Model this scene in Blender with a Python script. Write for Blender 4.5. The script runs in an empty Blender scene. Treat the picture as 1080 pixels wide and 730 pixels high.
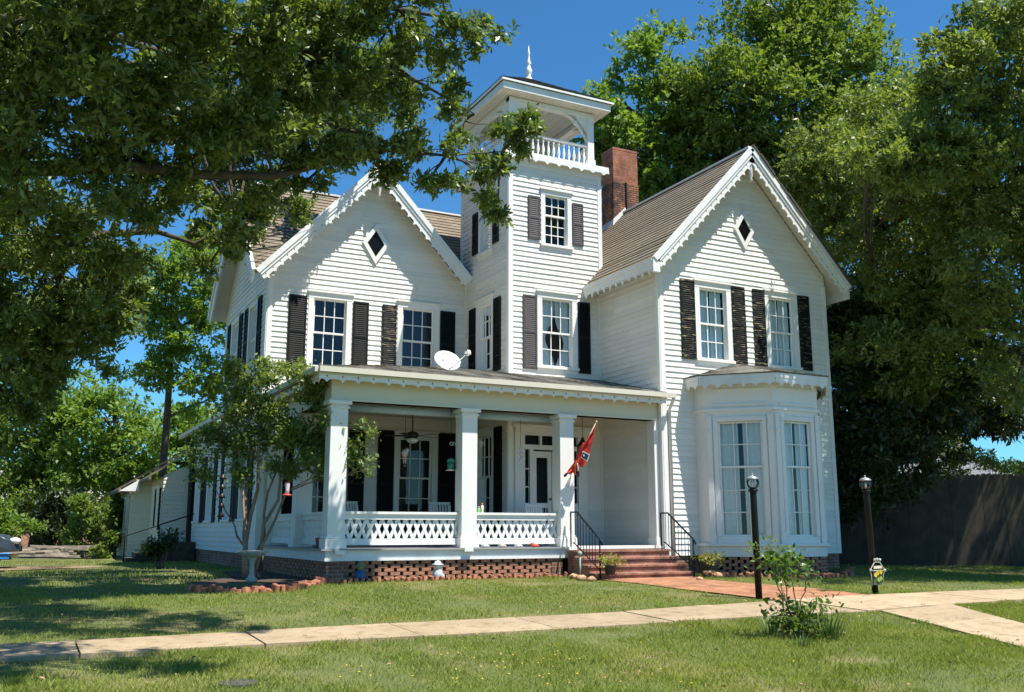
import bpy, bmesh, math, random
import numpy as np
from mathutils import Vector, Matrix
random.seed(7); rng = np.random.default_rng(7)
scn = bpy.context.scene
R = math.radians
# ------------------------------------------------------------------ camera, sky, sun, exposure
CAM = np.array([-6.668, -18.740, 1.225]); YAW, PIT, FPX = R(27.0926), R(10.8846), 1010.74
cd = bpy.data.cameras.new('camera'); cam = bpy.data.objects.new('camera', cd); scn.collection.objects.link(cam)
cam.location = CAM; cam.rotation_euler = (R(90) + PIT, 0, -YAW)
cd.sensor_width = 36; cd.lens = 36 * FPX / 1080; cd.clip_end = 2000; cd.clip_start = .1
scn.camera = cam
SUN = Vector((.30, -.50, 1.27)).normalized()
w = bpy.data.worlds.new('World'); scn.world = w; w.use_nodes = True
nt = w.node_tree; bg = nt.nodes['Background']
sky = nt.nodes.new('ShaderNodeTexSky'); sky.sky_type = 'NISHITA'; sky.sun_disc = False
sky.sun_elevation = math.asin(SUN.z); sky.sun_rotation = math.atan2(SUN.x, SUN.y)
sky.altitude = 0; sky.air_density = 1.0; sky.dust_density = 0.0; sky.ozone_density = 1.6
hs = nt.nodes.new('ShaderNodeMix'); hs.data_type = 'RGBA'; hs.blend_type = 'MULTIPLY'; hs.inputs[0].default_value = 1; hs.inputs[7].default_value = (.41, .92, 1.24, 1)   # polarised deep blue sky
nt.links.new(sky.outputs[0], hs.inputs[6]); nt.links.new(hs.outputs[2], bg.inputs[0]); bg.inputs[1].default_value = .074
sl = bpy.data.lights.new('sun', 'SUN'); so = bpy.data.objects.new('sun', sl); scn.collection.objects.link(so)
sl.energy = 5.0; sl.angle = R(.53); sl.color = (1, .95, .87)
so.rotation_euler = SUN.to_track_quat('Z', 'Y').to_euler()
scn.view_settings.view_transform = 'Standard'; scn.view_settings.look = 'None'
scn.view_settings.exposure = 0.86; scn.view_settings.gamma = 1.0
scn.render.engine = 'CYCLES'
scn.cycles.max_bounces = 6; scn.cycles.transparent_max_bounces = 8

# ------------------------------------------------------------------ geometry helpers
_f = np.array([math.sin(YAW)*math.cos(PIT), math.cos(YAW)*math.cos(PIT), math.sin(PIT)])
_r = np.array([math.cos(YAW), -math.sin(YAW), 0]); _u = np.cross(_r, _f)
def ray(u, v): return _f + _r*(u-540)/FPX - _u*(v-365)/FPX
def atY(u, v, Y):
    d = ray(u, v); return Vector(CAM + d*(Y-CAM[1])/d[1])
def atD(u, v, D): return Vector(CAM + ray(u, v)*D)
def gz(x, y):
    return .25 + .034*min(y, 0.)
def gpt(u, v):
    d = ray(u, v); t = (.25+.034*CAM[1]-CAM[2])/(d[2]-.034*d[1]); p = CAM + t*d
    return Vector(p)

class Fr:                       # local frame: u along, n outward, z up
    def __init__(s, O, U, N, Z=(0, 0, 1)):
        s.O, s.U, s.N, s.Z = Vector(O), Vector(U).normalized(), Vector(N).normalized(), Vector(Z).normalized()
    def __call__(s, u, n, z): return s.O + s.U*u + s.N*n + s.Z*z
WORLD = Fr((0, 0, 0), (1, 0, 0), (0, 1, 0))
BOXF = [(0, 1, 2, 3), (7, 6, 5, 4), (0, 4, 5, 1), (1, 5, 6, 2), (2, 6, 7, 3), (3, 7, 4, 0)]
class MB:
    def __init__(s): s.v = []; s.f = []; s.uv = []
    def add(s, vs, fs, uvs=None):
        b = len(s.v); s.v += [tuple(x) for x in vs]
        for i, f in enumerate(fs):
            s.f.append([b+j for j in f]); s.uv.append(uvs[i] if uvs else None)
        return s
    def box(s, F, u0, u1, n0, n1, z0, z1):
        P = [F(u, n, z) for z in (z0, z1) for (u, n) in ((u0, n0), (u1, n0), (u1, n1), (u0, n1))]
        uv = [[(u0, n0), (u1, n0), (u1, n1), (u0, n1)]]*2 + [[(u0, z0), (u0, z1), (u1, z1), (u1, z0)], [(n0, z0), (n0, z1), (n1, z1), (n1, z0)]]*2
        return s.add(P, BOXF, uv)
    def bar(s, a, b, wd, ht=None, up=(0, 0, 1)):   # square bar from a to b
        a, b = Vector(a), Vector(b); d = (b-a); L = d.length; d.normalize()
        up = Vector(up)
        if abs(d.dot(up)) > .98: up = Vector((0, 1, 0))
        n = d.cross(up).normalized(); z = n.cross(d)
        ht = ht or wd
        return s.box(Fr(a, d, n, z), 0, L, -wd/2, wd/2, -ht/2, ht/2)
    def tube(s, pts, rads, seg=8, cap=True):
        pts = [Vector(p) for p in pts]
        if not hasattr(rads, '__len__'): rads = [rads]*len(pts)
        rings = []; ref = None
        for i, p in enumerate(pts):
            t = (pts[min(i+1, len(pts)-1)] - pts[max(i-1, 0)])
            if t.length < 1e-9: t = Vector((0, 0, 1))
            t.normalize()
            if ref is None: ref = Vector((0, 1, 0)) if abs(t.y) < .9 else Vector((1, 0, 0))
            a = ref - t*ref.dot(t)
            if a.length < 1e-4: a = t.orthogonal()
            a.normalize(); ref = a; b = t.cross(a)
            rings.append([p + (a*math.cos(k*2*math.pi/seg) + b*math.sin(k*2*math.pi/seg))*rads[i] for k in range(seg)])
        vs = [q for r_ in rings for q in r_]; fs = []
        for i in range(len(pts)-1):
            for k in range(seg):
                fs.append((i*seg+k, i*seg+(k+1) % seg, (i+1)*seg+(k+1) % seg, (i+1)*seg+k))
        if cap: fs += [tuple(range(seg-1, -1, -1)), tuple(range((len(pts)-1)*seg, len(pts)*seg))]
        return s.add(vs, fs)
    def lathe(s, prof, c, seg=16, F=WORLD):          # prof [(r,z)]
        return s.tube([F(c[0], c[1], c[2]+z) for r_, z in prof], [max(r_, 1e-4) for r_, z in prof], seg)
    def prism(s, poly, F, n0, n1):                   # poly in (u,z)
        k = len(poly)
        vs = [F(u, n0, z) for u, z in poly] + [F(u, n1, z) for u, z in poly]
        fs = [tuple(range(k)), tuple(range(2*k-1, k-1, -1))] + [(i, i+k, (i+1) % k + k, (i+1) % k) for i in range(k)]
        return s.add(vs, fs)
    def ball(s, c, r, seg=12, rings=8, sc=(1, 1, 1)):
        c = Vector(c); vs = []; fs = []
        for i in range(rings+1):
            th = math.pi*i/rings
            for k in range(seg):
                ph = 2*math.pi*k/seg
                vs.append(c + Vector((r*sc[0]*math.sin(th)*math.cos(ph), r*sc[1]*math.sin(th)*math.sin(ph), r*sc[2]*math.cos(th))))
        for i in range(rings):
            for k in range(seg):
                fs.append((i*seg+k, (i+1)*seg+k, (i+1)*seg+(k+1) % seg, i*seg+(k+1) % seg))
        return s.add(vs, fs)
    def build(s, name, mat, parent=None, smooth=False, fix=True, bevel=0):
        me = bpy.data.meshes.new(name); me.from_pydata(s.v, [], s.f)
        if any(s.uv):
            ul = me.uv_layers.new(name='UVMap'); i = 0
            for f, uv in zip(s.f, s.uv):
                for k in range(len(f)):
                    ul.data[i].uv = uv[k] if uv else (0, 0)
                    i += 1
        if fix:
            bm = bmesh.new(); bm.from_mesh(me); bmesh.ops.recalc_face_normals(bm, faces=bm.faces); bm.to_mesh(me); bm.free()
        if smooth: me.polygons.foreach_set('use_smooth', [True]*len(me.polygons))
        me.materials.append(mat)
        o = bpy.data.objects.new(name, me); scn.collection.objects.link(o)
        if bevel:
            m = o.modifiers.new('bevel', 'BEVEL'); m.width = bevel; m.segments = 2; m.limit_method = 'ANGLE'
        if parent: put(o, parent)
        return o
def put(o, parent):
    bpy.context.view_layer.update() if False else None
    o.parent = parent
    m = Matrix.Translation(wloc(parent)); o.matrix_parent_inverse = m.inverted()
def wloc(o):
    p = Vector((0, 0, 0)) if o is None else Vector(o.location)
    return p
def npmesh(name, V, F, mat, parent=None):
    V = np.asarray(V, np.float32); F = np.asarray(F, np.int32); k = F.shape[1]
    me = bpy.data.meshes.new(name)
    me.vertices.add(len(V)); me.vertices.foreach_set('co', V.ravel())
    me.loops.add(F.size); me.loops.foreach_set('vertex_index', F.ravel())
    me.polygons.add(len(F)); me.polygons.foreach_set('loop_start', np.arange(0, F.size, k, dtype=np.int32))
    me.update(calc_edges=True); me.validate()
    me.materials.append(mat)
    o = bpy.data.objects.new(name, me); scn.collection.objects.link(o)
    if parent: put(o, parent)
    return o
def thing(name, label, cat, loc=(0, 0, 0), group=None):
    o = bpy.data.objects.new(name, None); scn.collection.objects.link(o); o.location = loc
    o.empty_display_size = .2
    return tag(o, label, cat, group)
def tag(o, label, cat, group=None):
    o['label'] = label; o['category'] = cat
    if group: o['group'] = group
    return o
def struct(o): o['kind'] = 'structure'; return o
def stuff(o, label=None, cat=None):
    o['kind'] = 'stuff'
    if label: tag(o, label, cat)
    return o
def copy_tree(o, loc, label=None):
    c = o.copy(); scn.collection.objects.link(c); c.location = loc
    if label: c['label'] = label
    for ch in list(o.children):
        d = ch.copy(); scn.collection.objects.link(d); d.parent = c
        for g in list(ch.children):
            e = g.copy(); scn.collection.objects.link(e); e.parent = d
    return c

# ------------------------------------------------------------------ materials
def mat(name):
    m = bpy.data.materials.new(name); m.use_nodes = True
    n = m.node_tree.nodes; return m, n, m.node_tree.links, n['Principled BSDF']
def ramp(n, stops):
    r_ = n.new('ShaderNodeValToRGB'); e = r_.color_ramp.elements
    while len(e) < len(stops): e.new(.5)
    for x, (p, c) in zip(e, stops): x.position = p; x.color = (*c, 1)
    return r_
def noise(n, l, scale, detail=4, rough=.55, vec='Object', stretch=None):
    tc = n.new('ShaderNodeTexCoord'); t = n.new('ShaderNodeTexNoise')
    t.inputs['Scale'].default_value = scale; t.inputs['Detail'].default_value = detail; t.inputs['Roughness'].default_value = rough
    if stretch:
        mp = n.new('ShaderNodeMapping'); mp.inputs['Scale'].default_value = stretch
        l.new(tc.outputs[vec], mp.inputs[0]); l.new(mp.outputs[0], t.inputs['Vector'])
    else: l.new(tc.outputs[vec], t.inputs['Vector'])
    return t
def bump(n, l, bs, h, st=.3, dist=.01):
    b = n.new('ShaderNodeBump'); b.inputs['Strength'].default_value = st; b.inputs['Distance'].default_value = dist
    l.new(h, b.inputs['Height']); l.new(b.outputs[0], bs.inputs['Normal'])
def mixc(n, l, a, b, f, mode='MIX'):
    x = n.new('ShaderNodeMix'); x.data_type = 'RGBA'; x.blend_type = mode
    for s_, q in ((6, a), (7, b)):
        if isinstance(q, tuple): x.inputs[s_].default_value = (*q, 1)
        else: l.new(q, x.inputs[s_])
    if isinstance(f, float): x.inputs[0].default_value = f
    else: l.new(f, x.inputs[0])
    return x.outputs[2]
def paint(name, col, dirt=(.45, .42, .36), amt=.55, rough=.55, island=.06, sc=1.3):
    m, n, l, bs = mat(name)
    t = noise(n, l, sc, 8, .65, stretch=(1, 1, .45)); r1 = ramp(n, [(.45, (0, 0, 0)), (.8, (1, 1, 1))]); l.new(t.outputs[0], r1.inputs[0])
    t2 = noise(n, l, 22, 5, .7); r2 = ramp(n, [(.60, (0, 0, 0)), (.74, (1, 1, 1))]); l.new(t2.outputs[0], r2.inputs[0])
    mu = n.new('ShaderNodeMath'); mu.operation = 'MULTIPLY'; l.new(r1.outputs[0], mu.inputs[0]); mu.inputs[1].default_value = amt*.35
    c = mixc(n, l, col, dirt, mu.outputs[0])
    mu2 = n.new('ShaderNodeMath'); mu2.operation = 'MULTIPLY'; l.new(r2.outputs[0], mu2.inputs[0]); mu2.inputs[1].default_value = amt*.5
    c = mixc(n, l, c, tuple(x*.72 for x in dirt), mu2.outputs[0])
    if island:
        g = n.new('ShaderNodeNewGeometry'); r3 = ramp(n, [(0, (1-island*2,)*3), (1, (1,)*3)]); l.new(g.outputs['Random Per Island'], r3.inputs[0])
        c = mixc(n, l, c, r3.outputs[0], 1.0, 'MULTIPLY')
    l.new(c, bs.inputs['Base Color']); bs.inputs['Roughness'].default_value = rough
    bump(n, l, bs, t2.outputs[0], .15, .004)
    return m
def plain(name, col, rough=.5, metal=0, var=.25, sc=9):
    m, n, l, bs = mat(name)
    t = noise(n, l, sc, 5); r1 = ramp(n, [(.3, tuple(x*(1-var) for x in col)), (.7, tuple(min(1, x*(1+var)) for x in col))]); l.new(t.outputs[0], r1.inputs[0])
    l.new(r1.outputs[0], bs.inputs['Base Color']); bs.inputs['Roughness'].default_value = rough; bs.inputs['Metallic'].default_value = metal
    bump(n, l, bs, t.outputs[0], .1, .003)
    return m
def brick(name, c1, c2, mortar, w_=.21, h=.075, ms=.012, vec='UV', weather=.3):
    m, n, l, bs = mat(name)
    tc = n.new('ShaderNodeTexCoord'); b = n.new('ShaderNodeTexBrick'); l.new(tc.outputs[vec], b.inputs['Vector'])
    b.inputs['Scale'].default_value = 1; b.inputs['Brick Width'].default_value = w_; b.inputs['Row Height'].default_value = h
    b.inputs['Mortar Size'].default_value = ms; b.inputs['Mortar Smooth'].default_value = .2; b.inputs['Bias'].default_value = -.1
    b.inputs['Color1'].default_value = (*c1, 1); b.inputs['Color2'].default_value = (*c2, 1); b.inputs['Mortar'].default_value = (*mortar, 1)
    t = noise(n, l, 3.2, 6, .65); r1 = ramp(n, [(.35, (1-weather*2,)*3), (.65, (1.1,)*3)]); l.new(t.outputs[0], r1.inputs[0])
    c = mixc(n, l, b.outputs[0], r1.outputs[0], 1.0, 'MULTIPLY')
    l.new(c, bs.inputs['Base Color']); bs.inputs['Roughness'].default_value = .85
    inv = n.new('ShaderNodeMath'); inv.operation = 'SUBTRACT'; inv.inputs[0].default_value = 1; l.new(b.outputs['Fac'], inv.inputs[1])
    bump(n, l, bs, inv.outputs[0], .6, .01)
    return m
def leafmat(name, dark, light, trans=.35, rough=.42, spec=.5):
    m, n, l, bs = mat(name)
    g = n.new('ShaderNodeNewGeometry'); t = noise(n, l, .6, 3)
    ad = n.new('ShaderNodeMath'); ad.operation = 'MULTIPLY_ADD'; l.new(g.outputs['Random Per Island'], ad.inputs[0]); ad.inputs[1].default_value = .55
    mm = n.new('ShaderNodeMath'); mm.operation = 'MULTIPLY'; l.new(t.outputs[0], mm.inputs[0]); mm.inputs[1].default_value = .6; l.new(mm.outputs[0], ad.inputs[2])
    r1 = ramp(n, [(.15, dark), (.85, light)]); l.new(ad.outputs[0], r1.inputs[0])
    l.new(r1.outputs[0], bs.inputs['Base Color']); bs.inputs['Roughness'].default_value = rough; bs.inputs['Specular IOR Level'].default_value = spec
    tr = n.new('ShaderNodeBsdfTranslucent'); c2 = mixc(n, l, r1.outputs[0], (1.7, 1.6, .5), 1.0, 'MULTIPLY'); l.new(c2, tr.inputs[0])
    mx = n.new('ShaderNodeMixShader'); mx.inputs[0].default_value = trans
    l.new(bs.outputs[0], mx.inputs[1]); l.new(tr.outputs[0], mx.inputs[2]); l.new(mx.outputs[0], n['Material Output'].inputs[0])
    return m
def glass(name, tint=(.9, .95, .95), refl=1.0):
    m, n, l, bs = mat(name); n.remove(bs)
    tr = n.new('ShaderNodeBsdfTransparent'); tr.inputs[0].default_value = (*tint, 1)
    gl = n.new('ShaderNodeBsdfGlossy'); gl.inputs['Roughness'].default_value = .02; gl.inputs[0].default_value = (.9, .95, 1, 1)
    t = noise(n, l, 2.5, 2); b = n.new('ShaderNodeBump'); b.inputs['Strength'].default_value = .06; b.inputs['Distance'].default_value = .02
    l.new(t.outputs[0], b.inputs['Height']); l.new(b.outputs[0], gl.inputs['Normal'])
    fr = n.new('ShaderNodeFresnel'); fr.inputs[0].default_value = 1.5
    mx = n.new('ShaderNodeMixShader'); l.new(fr.outputs[0], mx.inputs[0]); l.new(tr.outputs[0], mx.inputs[1]); l.new(gl.outputs[0], mx.inputs[2])
    l.new(mx.outputs[0], n['Material Output'].inputs[0])
    return m
def shingle(name, c1, c2, c3):
    m, n, l, bs = mat(name)
    tc = n.new('ShaderNodeTexCoord'); b = n.new('ShaderNodeTexBrick'); l.new(tc.outputs['UV'], b.inputs['Vector'])
    b.inputs['Scale'].default_value = 1; b.inputs['Brick Width'].default_value = .26; b.inputs['Row Height'].default_value = .18
    b.inputs['Mortar Size'].default_value = .006; b.inputs['Color1'].default_value = (*c1, 1); b.inputs['Color2'].default_value = (*c2, 1); b.inputs['Mortar'].default_value = (.03, .025, .02, 1)
    t = noise(n, l, 1.4, 6, .65, vec='UV', stretch=(1, .35, 1)); r1 = ramp(n, [(.35, (0, 0, 0)), (.7, (1, 1, 1))]); l.new(t.outputs[0], r1.inputs[0])
    c = mixc(n, l, b.outputs[0], c3, r1.outputs[0])
    t2 = noise(n, l, 60, 3); r2 = ramp(n, [(.3, (.75,)*3), (.7, (1.15,)*3)]); l.new(t2.outputs[0], r2.inputs[0])
    c = mixc(n, l, c, r2.outputs[0], 1.0, 'MULTIPLY')
    l.new(c, bs.inputs['Base Color']); bs.inputs['Roughness'].default_value = .9; bs.inputs['Specular IOR Level'].default_value = .25
    bump(n, l, bs, t2.outputs[0], .3, .006)
    return m
M = {}
M['siding'] = paint('white_siding_paint', (.78, .755, .70), island=.06)
M['trim'] = paint('white_trim_paint', (.755, .745, .71), amt=.8, island=0)
M['worn'] = paint('worn_white_paint', (.74, .74, .72), dirt=(.33, .29, .22), amt=1.0, island=0, sc=2.2)
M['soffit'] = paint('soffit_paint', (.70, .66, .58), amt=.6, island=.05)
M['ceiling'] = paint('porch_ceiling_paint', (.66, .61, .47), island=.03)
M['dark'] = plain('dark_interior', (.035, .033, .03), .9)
M['sash'] = paint('sash_paint', (.80, .79, .75), amt=.5, island=0)
M['glass'] = glass('window_glass')
M['curtain'] = plain('white_curtain_cloth', (.85, .85, .86), .9, var=.05)
M['shingle'] = shingle('brown_shingle', (.195, .155, .105), (.28, .225, .155), (.18, .155, .12))
M['porchroof'] = shingle('grey_shingle', (.27, .245, .20), (.38, .35, .29), (.46, .43, .37))
M['brick'] = brick('red_brick', (.36, .13, .065), (.26, .09, .05), (.32, .27, .22))
M['chim'] = brick('chimney_brick', (.44, .15, .07), (.34, .105, .05), (.20, .14, .10), .21, .072, .008, weather=.3)
M['chimold'] = brick('weathered_brick', (.48, .17, .055), (.20, .075, .035), (.06, .042, .035), .21, .072, .018, weather=.42)
M['skirtbrick'] = plain('pierced_brick', (.34, .165, .095), .85, var=.35, sc=14)
M['iron'] = plain('black_iron', (.007, .008, .009), .5, 0, var=.2); M['iron'].node_tree.nodes['Principled BSDF'].inputs['Specular IOR Level'].default_value = .22
M['bronze'] = plain('dark_bronze', (.03, .022, .016), .45, .5)
M['concrete'] = plain('x', (.5, .43, .32))
def shutter_mat(name, base, bare, thr):
    m, n, l, bs = mat(name)
    t = noise(n, l, 3.2, 7, .72, stretch=(1, 1, 6)); r1 = ramp(n, [(thr, (0, 0, 0)), (thr+.05, (1, 1, 1))]); l.new(t.outputs[0], r1.inputs[0])
    t2 = noise(n, l, 30, 3); cc = ramp(n, [(.3, tuple(x*.55 for x in bare)), (.75, bare)]); l.new(t2.outputs[0], cc.inputs[0])
    c = mixc(n, l, base, cc.outputs[0], r1.outputs[0])
    l.new(c, bs.inputs['Base Color']); bs.inputs['Roughness'].default_value = .6; bs.inputs['Specular IOR Level'].default_value = .2
    bump(n, l, bs, r1.outputs[0], .2, .003)
    return m
M['shut_black'] = shutter_mat('black_shutter_paint', (.007, .0075, .0075), (.06, .055, .045), .76)
M['shut_worn'] = shutter_mat('peeling_shutter_paint', (.008, .009, .009), (.34, .27, .16), .555)
M['shut_brown_lit'] = plain('sunlit_brown_shutter', (.055, .044, .046), .6, var=.2, sc=6)  # purple-brown, with the sunlit look of fine louvres put into the colour
def concrete(name, a, b):
    m, n, l, bs = mat(name)
    t = noise(n, l, 1.1, 8, .65); r1 = ramp(n, [(.3, a), (.7, b)]); l.new(t.outputs[0], r1.inputs[0])
    t2 = noise(n, l, 45, 4, .7); r2 = ramp(n, [(.3, (.72,)*3), (.72, (1.12,)*3)]); l.new(t2.outputs[0], r2.inputs[0])
    t3 = noise(n, l, 5, 5, .6); r3 = ramp(n, [(.50, (1, 1, 1)), (.72, (.62, .55, .46))]); l.new(t3.outputs[0], r3.inputs[0])
    c = mixc(n, l, r1.outputs[0], r2.outputs[0], 1.0, 'MULTIPLY'); c = mixc(n, l, c, r3.outputs[0], 1.0, 'MULTIPLY')
    g = n.new('ShaderNodeNewGeometry'); r4 = ramp(n, [(0, (.86,)*3), (1, (1.08,)*3)]); l.new(g.outputs['Random Per Island'], r4.inputs[0]); c = mixc(n, l, c, r4.outputs[0], 1.0, 'MULTIPLY')
    l.new(c, bs.inputs['Base Color']); bs.inputs['Roughness'].default_value = .9
    bump(n, l, bs, t2.outputs[0], .3, .006); return m
M['concrete'] = concrete('tan_concrete', (.33, .25, .15), (.45, .35, .22))
M['pave'] = brick('brick_paving', (.44, .185, .085), (.35, .14, .07), (.33, .22, .13), .2, .1, .008, weather=.25)
M['bark'] = plain('grey_brown_bark', (.115, .09, .068), .9, var=.5, sc=5)
M['bark_oak'] = plain('dark_oak_bark', (.062, .047, .034), .95, var=.5, sc=6)
M['bark_dark'] = plain('dark_bark', (.06, .048, .038), .9, var=.5, sc=5)
M['bark_smooth'] = plain('smooth_tan_bark', (.24, .165, .105), .75, var=.35, sc=4)
M['leaf_oak'] = leafmat('oak_leaf', (.040, .082, .020), (.185, .262, .075), .36, .40, .55)
M['leaf_bright'] = leafmat('bright_leaf', (.085, .165, .030), (.185, .285, .062), .42, .5, .3)
M['leaf_mid'] = leafmat('mid_leaf', (.075, .135, .028), (.18, .255, .065), .40, .5, .3)
M['leaf_right'] = leafmat('dusty_oak_leaf', (.066, .118, .028), (.22, .285, .085), .40, .46, .45)
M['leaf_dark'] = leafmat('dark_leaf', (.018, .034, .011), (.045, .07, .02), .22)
M['leaf_myrtle'] = leafmat('myrtle_leaf', (.085, .145, .032), (.21, .285, .08), .36)
M['blade'] = leafmat('grass_blade', (.115, .178, .028), (.32, .36, .092), .38, .6, .2)

# ------------------------------------------------------------------ clapboards, shingles, notched trim
def clip_u(poly, z):                     # u-interval of a convex (u,z) polygon at height z
    us = []
    for i in range(len(poly)):
        (a, za), (b, zb) = poly[i], poly[(i+1) % len(poly)]
        if (za <= z <= zb) or (zb <= z <= za):
            if abs(zb-za) < 1e-9: us += [a, b]
            else: us.append(a + (b-a)*(z-za)/(zb-za))
    return (min(us), max(us)) if us else None
def lap(mb, F, poly, holes=(), step=.137, out=.027, back=.003, wob=.0025, z0=None):
    zs = [p[1] for p in poly]; zmin, zmax = min(zs), max(zs); z = zmin
    while z < zmax-1e-4:
        z1 = min(z+step, zmax)
        a = clip_u(poly, z+1e-5); b = clip_u(poly, z1-1e-5)
        if a and b:
            cuts = sorted([(h[0], h[1]) for h in holes if h[2] < z1-.01 and h[3] > z+.01])
            segs = []; cu = min(a[0], b[0]) - 1; 
            for c in cuts: segs.append((cu, c[0])); cu = c[1]
            segs.append((cu, 1e6))
            if step < .15:
                seg2 = []
                for s0, s1 in segs:
                    q0, q1 = max(a[0], s0), min(a[1], s1)
                    if q1-q0 > 2.2:
                        c = q0 + random.uniform(.25, .75)*(q1-q0); seg2 += [(s0, c-.0015), (c+.0015, s1)]
                    else: seg2.append((s0, s1))
                segs = seg2
            for s0, s1 in segs:
                p0, p1 = max(a[0], s0), min(a[1], s1); q0, q1 = max(b[0], s0), min(b[1], s1)
                if p1-p0 < 1e-4 and q1-q0 < 1e-4: continue
                if p1 < p0: p0 = p1 = (p0+p1)/2
                if q1 < q0: q0 = q1 = (q0+q1)/2
                o1 = out + random.uniform(-wob, wob); o2 = out + random.uniform(-wob, wob)
                vs = [F(p0, o1, z), F(p1, o2, z), F(q1, back, z1), F(q0, back, z1), F(p0, back-.004, z), F(p1, back-.004, z)]
                mb.add(vs, [(0, 1, 2, 3), (4, 5, 1, 0)], [[(p0, z), (p1, z), (q1, z1), (q0, z1)], [(p0, z), (p1, z), (p1, z), (p0, z)]])
        z = z1
def notched(mb, F, L, depth, pitch=.30, n0=0, n1=.03, top=0., solid=.5):
    """board hanging down from z=top: straight upper part, stepped pendants along the lower edge, small drilled lozenges"""
    k = max(1, int(round(L/pitch))); p = L/k
    for i in range(k):
        u = i*p; d0 = -depth*max(solid, .62); d1 = -depth*.80; d2 = -depth
        w1, w2 = random.uniform(.9, 1.06), random.uniform(.9, 1.06)
        prof = [(u, top), (u+p, top), (u+p, d0), (u+p*.93, d0), (u+p*.92, d1), (u+p*.90, d0), (u+p*.71, d0*1.02), (u+p*.70, d1*w1), (u+p*.62, d1*w1), (u+p*.60, d2*w2*.92), (u+p*.5, d2*w2*1.1), (u+p*.40, d2*w2*.92), (u+p*.38, d1*w1), (u+p*.30, d1*w1), (u+p*.29, d0*1.02), (u+p*.10, d0), (u+p*.08, d1), (u+p*.07, d0), (u, d0)]
        mb.prism(prof, F, n0, n1)
def drill(mb, F, L, z, pitch=.30, n=.032, r=.022):
    k = max(1, int(round(L/pitch))); p = L/k
    for i in range(k):
        u = i*p + p*.5
        mb.add([F(u-r, n, z), F(u, n, z-r*1.5), F(u+r, n, z), F(u, n, z+r*1.5)], [(0, 1, 2, 3)])
# ------------------------------------------------------------------ the house
house = thing('wooden_house', 'large white clapboard house with two steep gables, square tower and deep front porch', 'house', (5.5, 4.0, .25))
H = house
def part(mb, name, m, parent=house, **k): return mb.build(name, m, parent, **k)
FZ = .86                                     # porch and ground floor level
ZB = .64                                     # foot of the siding
F_rw = Fr((0, 0, 0), (1, 0, 0), (0, -1, 0))                       # right wing front  (u = X)
F_rl = Fr((6.953, 0, 0), (0, 1, 0), (-1, 0, 0))                   # right wing left wall (u = Y)
F_rr = Fr((12.48, 0, 0), (0, 1, 0), (1, 0, 0))
F_tf = Fr((0, 2.745, 0), (1, 0, 0), (0, -1, 0))                   # tower front
F_tl = Fr((4.22, 0, 0), (0, 1, 0), (-1, 0, 0))                    # tower left
F_tr = Fr((7.08, 0, 0), (0, 1, 0), (1, 0, 0))
F_tb = Fr((0, 5.75, 0), (1, 0, 0), (0, 1, 0))
F_lf = Fr((0, 5.49, 0), (1, 0, 0), (0, -1, 0))                    # left wing front
F_ll = Fr((-1.333, 0, 0), (0, 1, 0), (-1, 0, 0))                  # left side wall
F_bk = Fr((0, 10.87, 0), (1, 0, 0), (0, 1, 0))
RIDGE, EAVE, SL = 11.08, 7.66, 1.062
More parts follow.
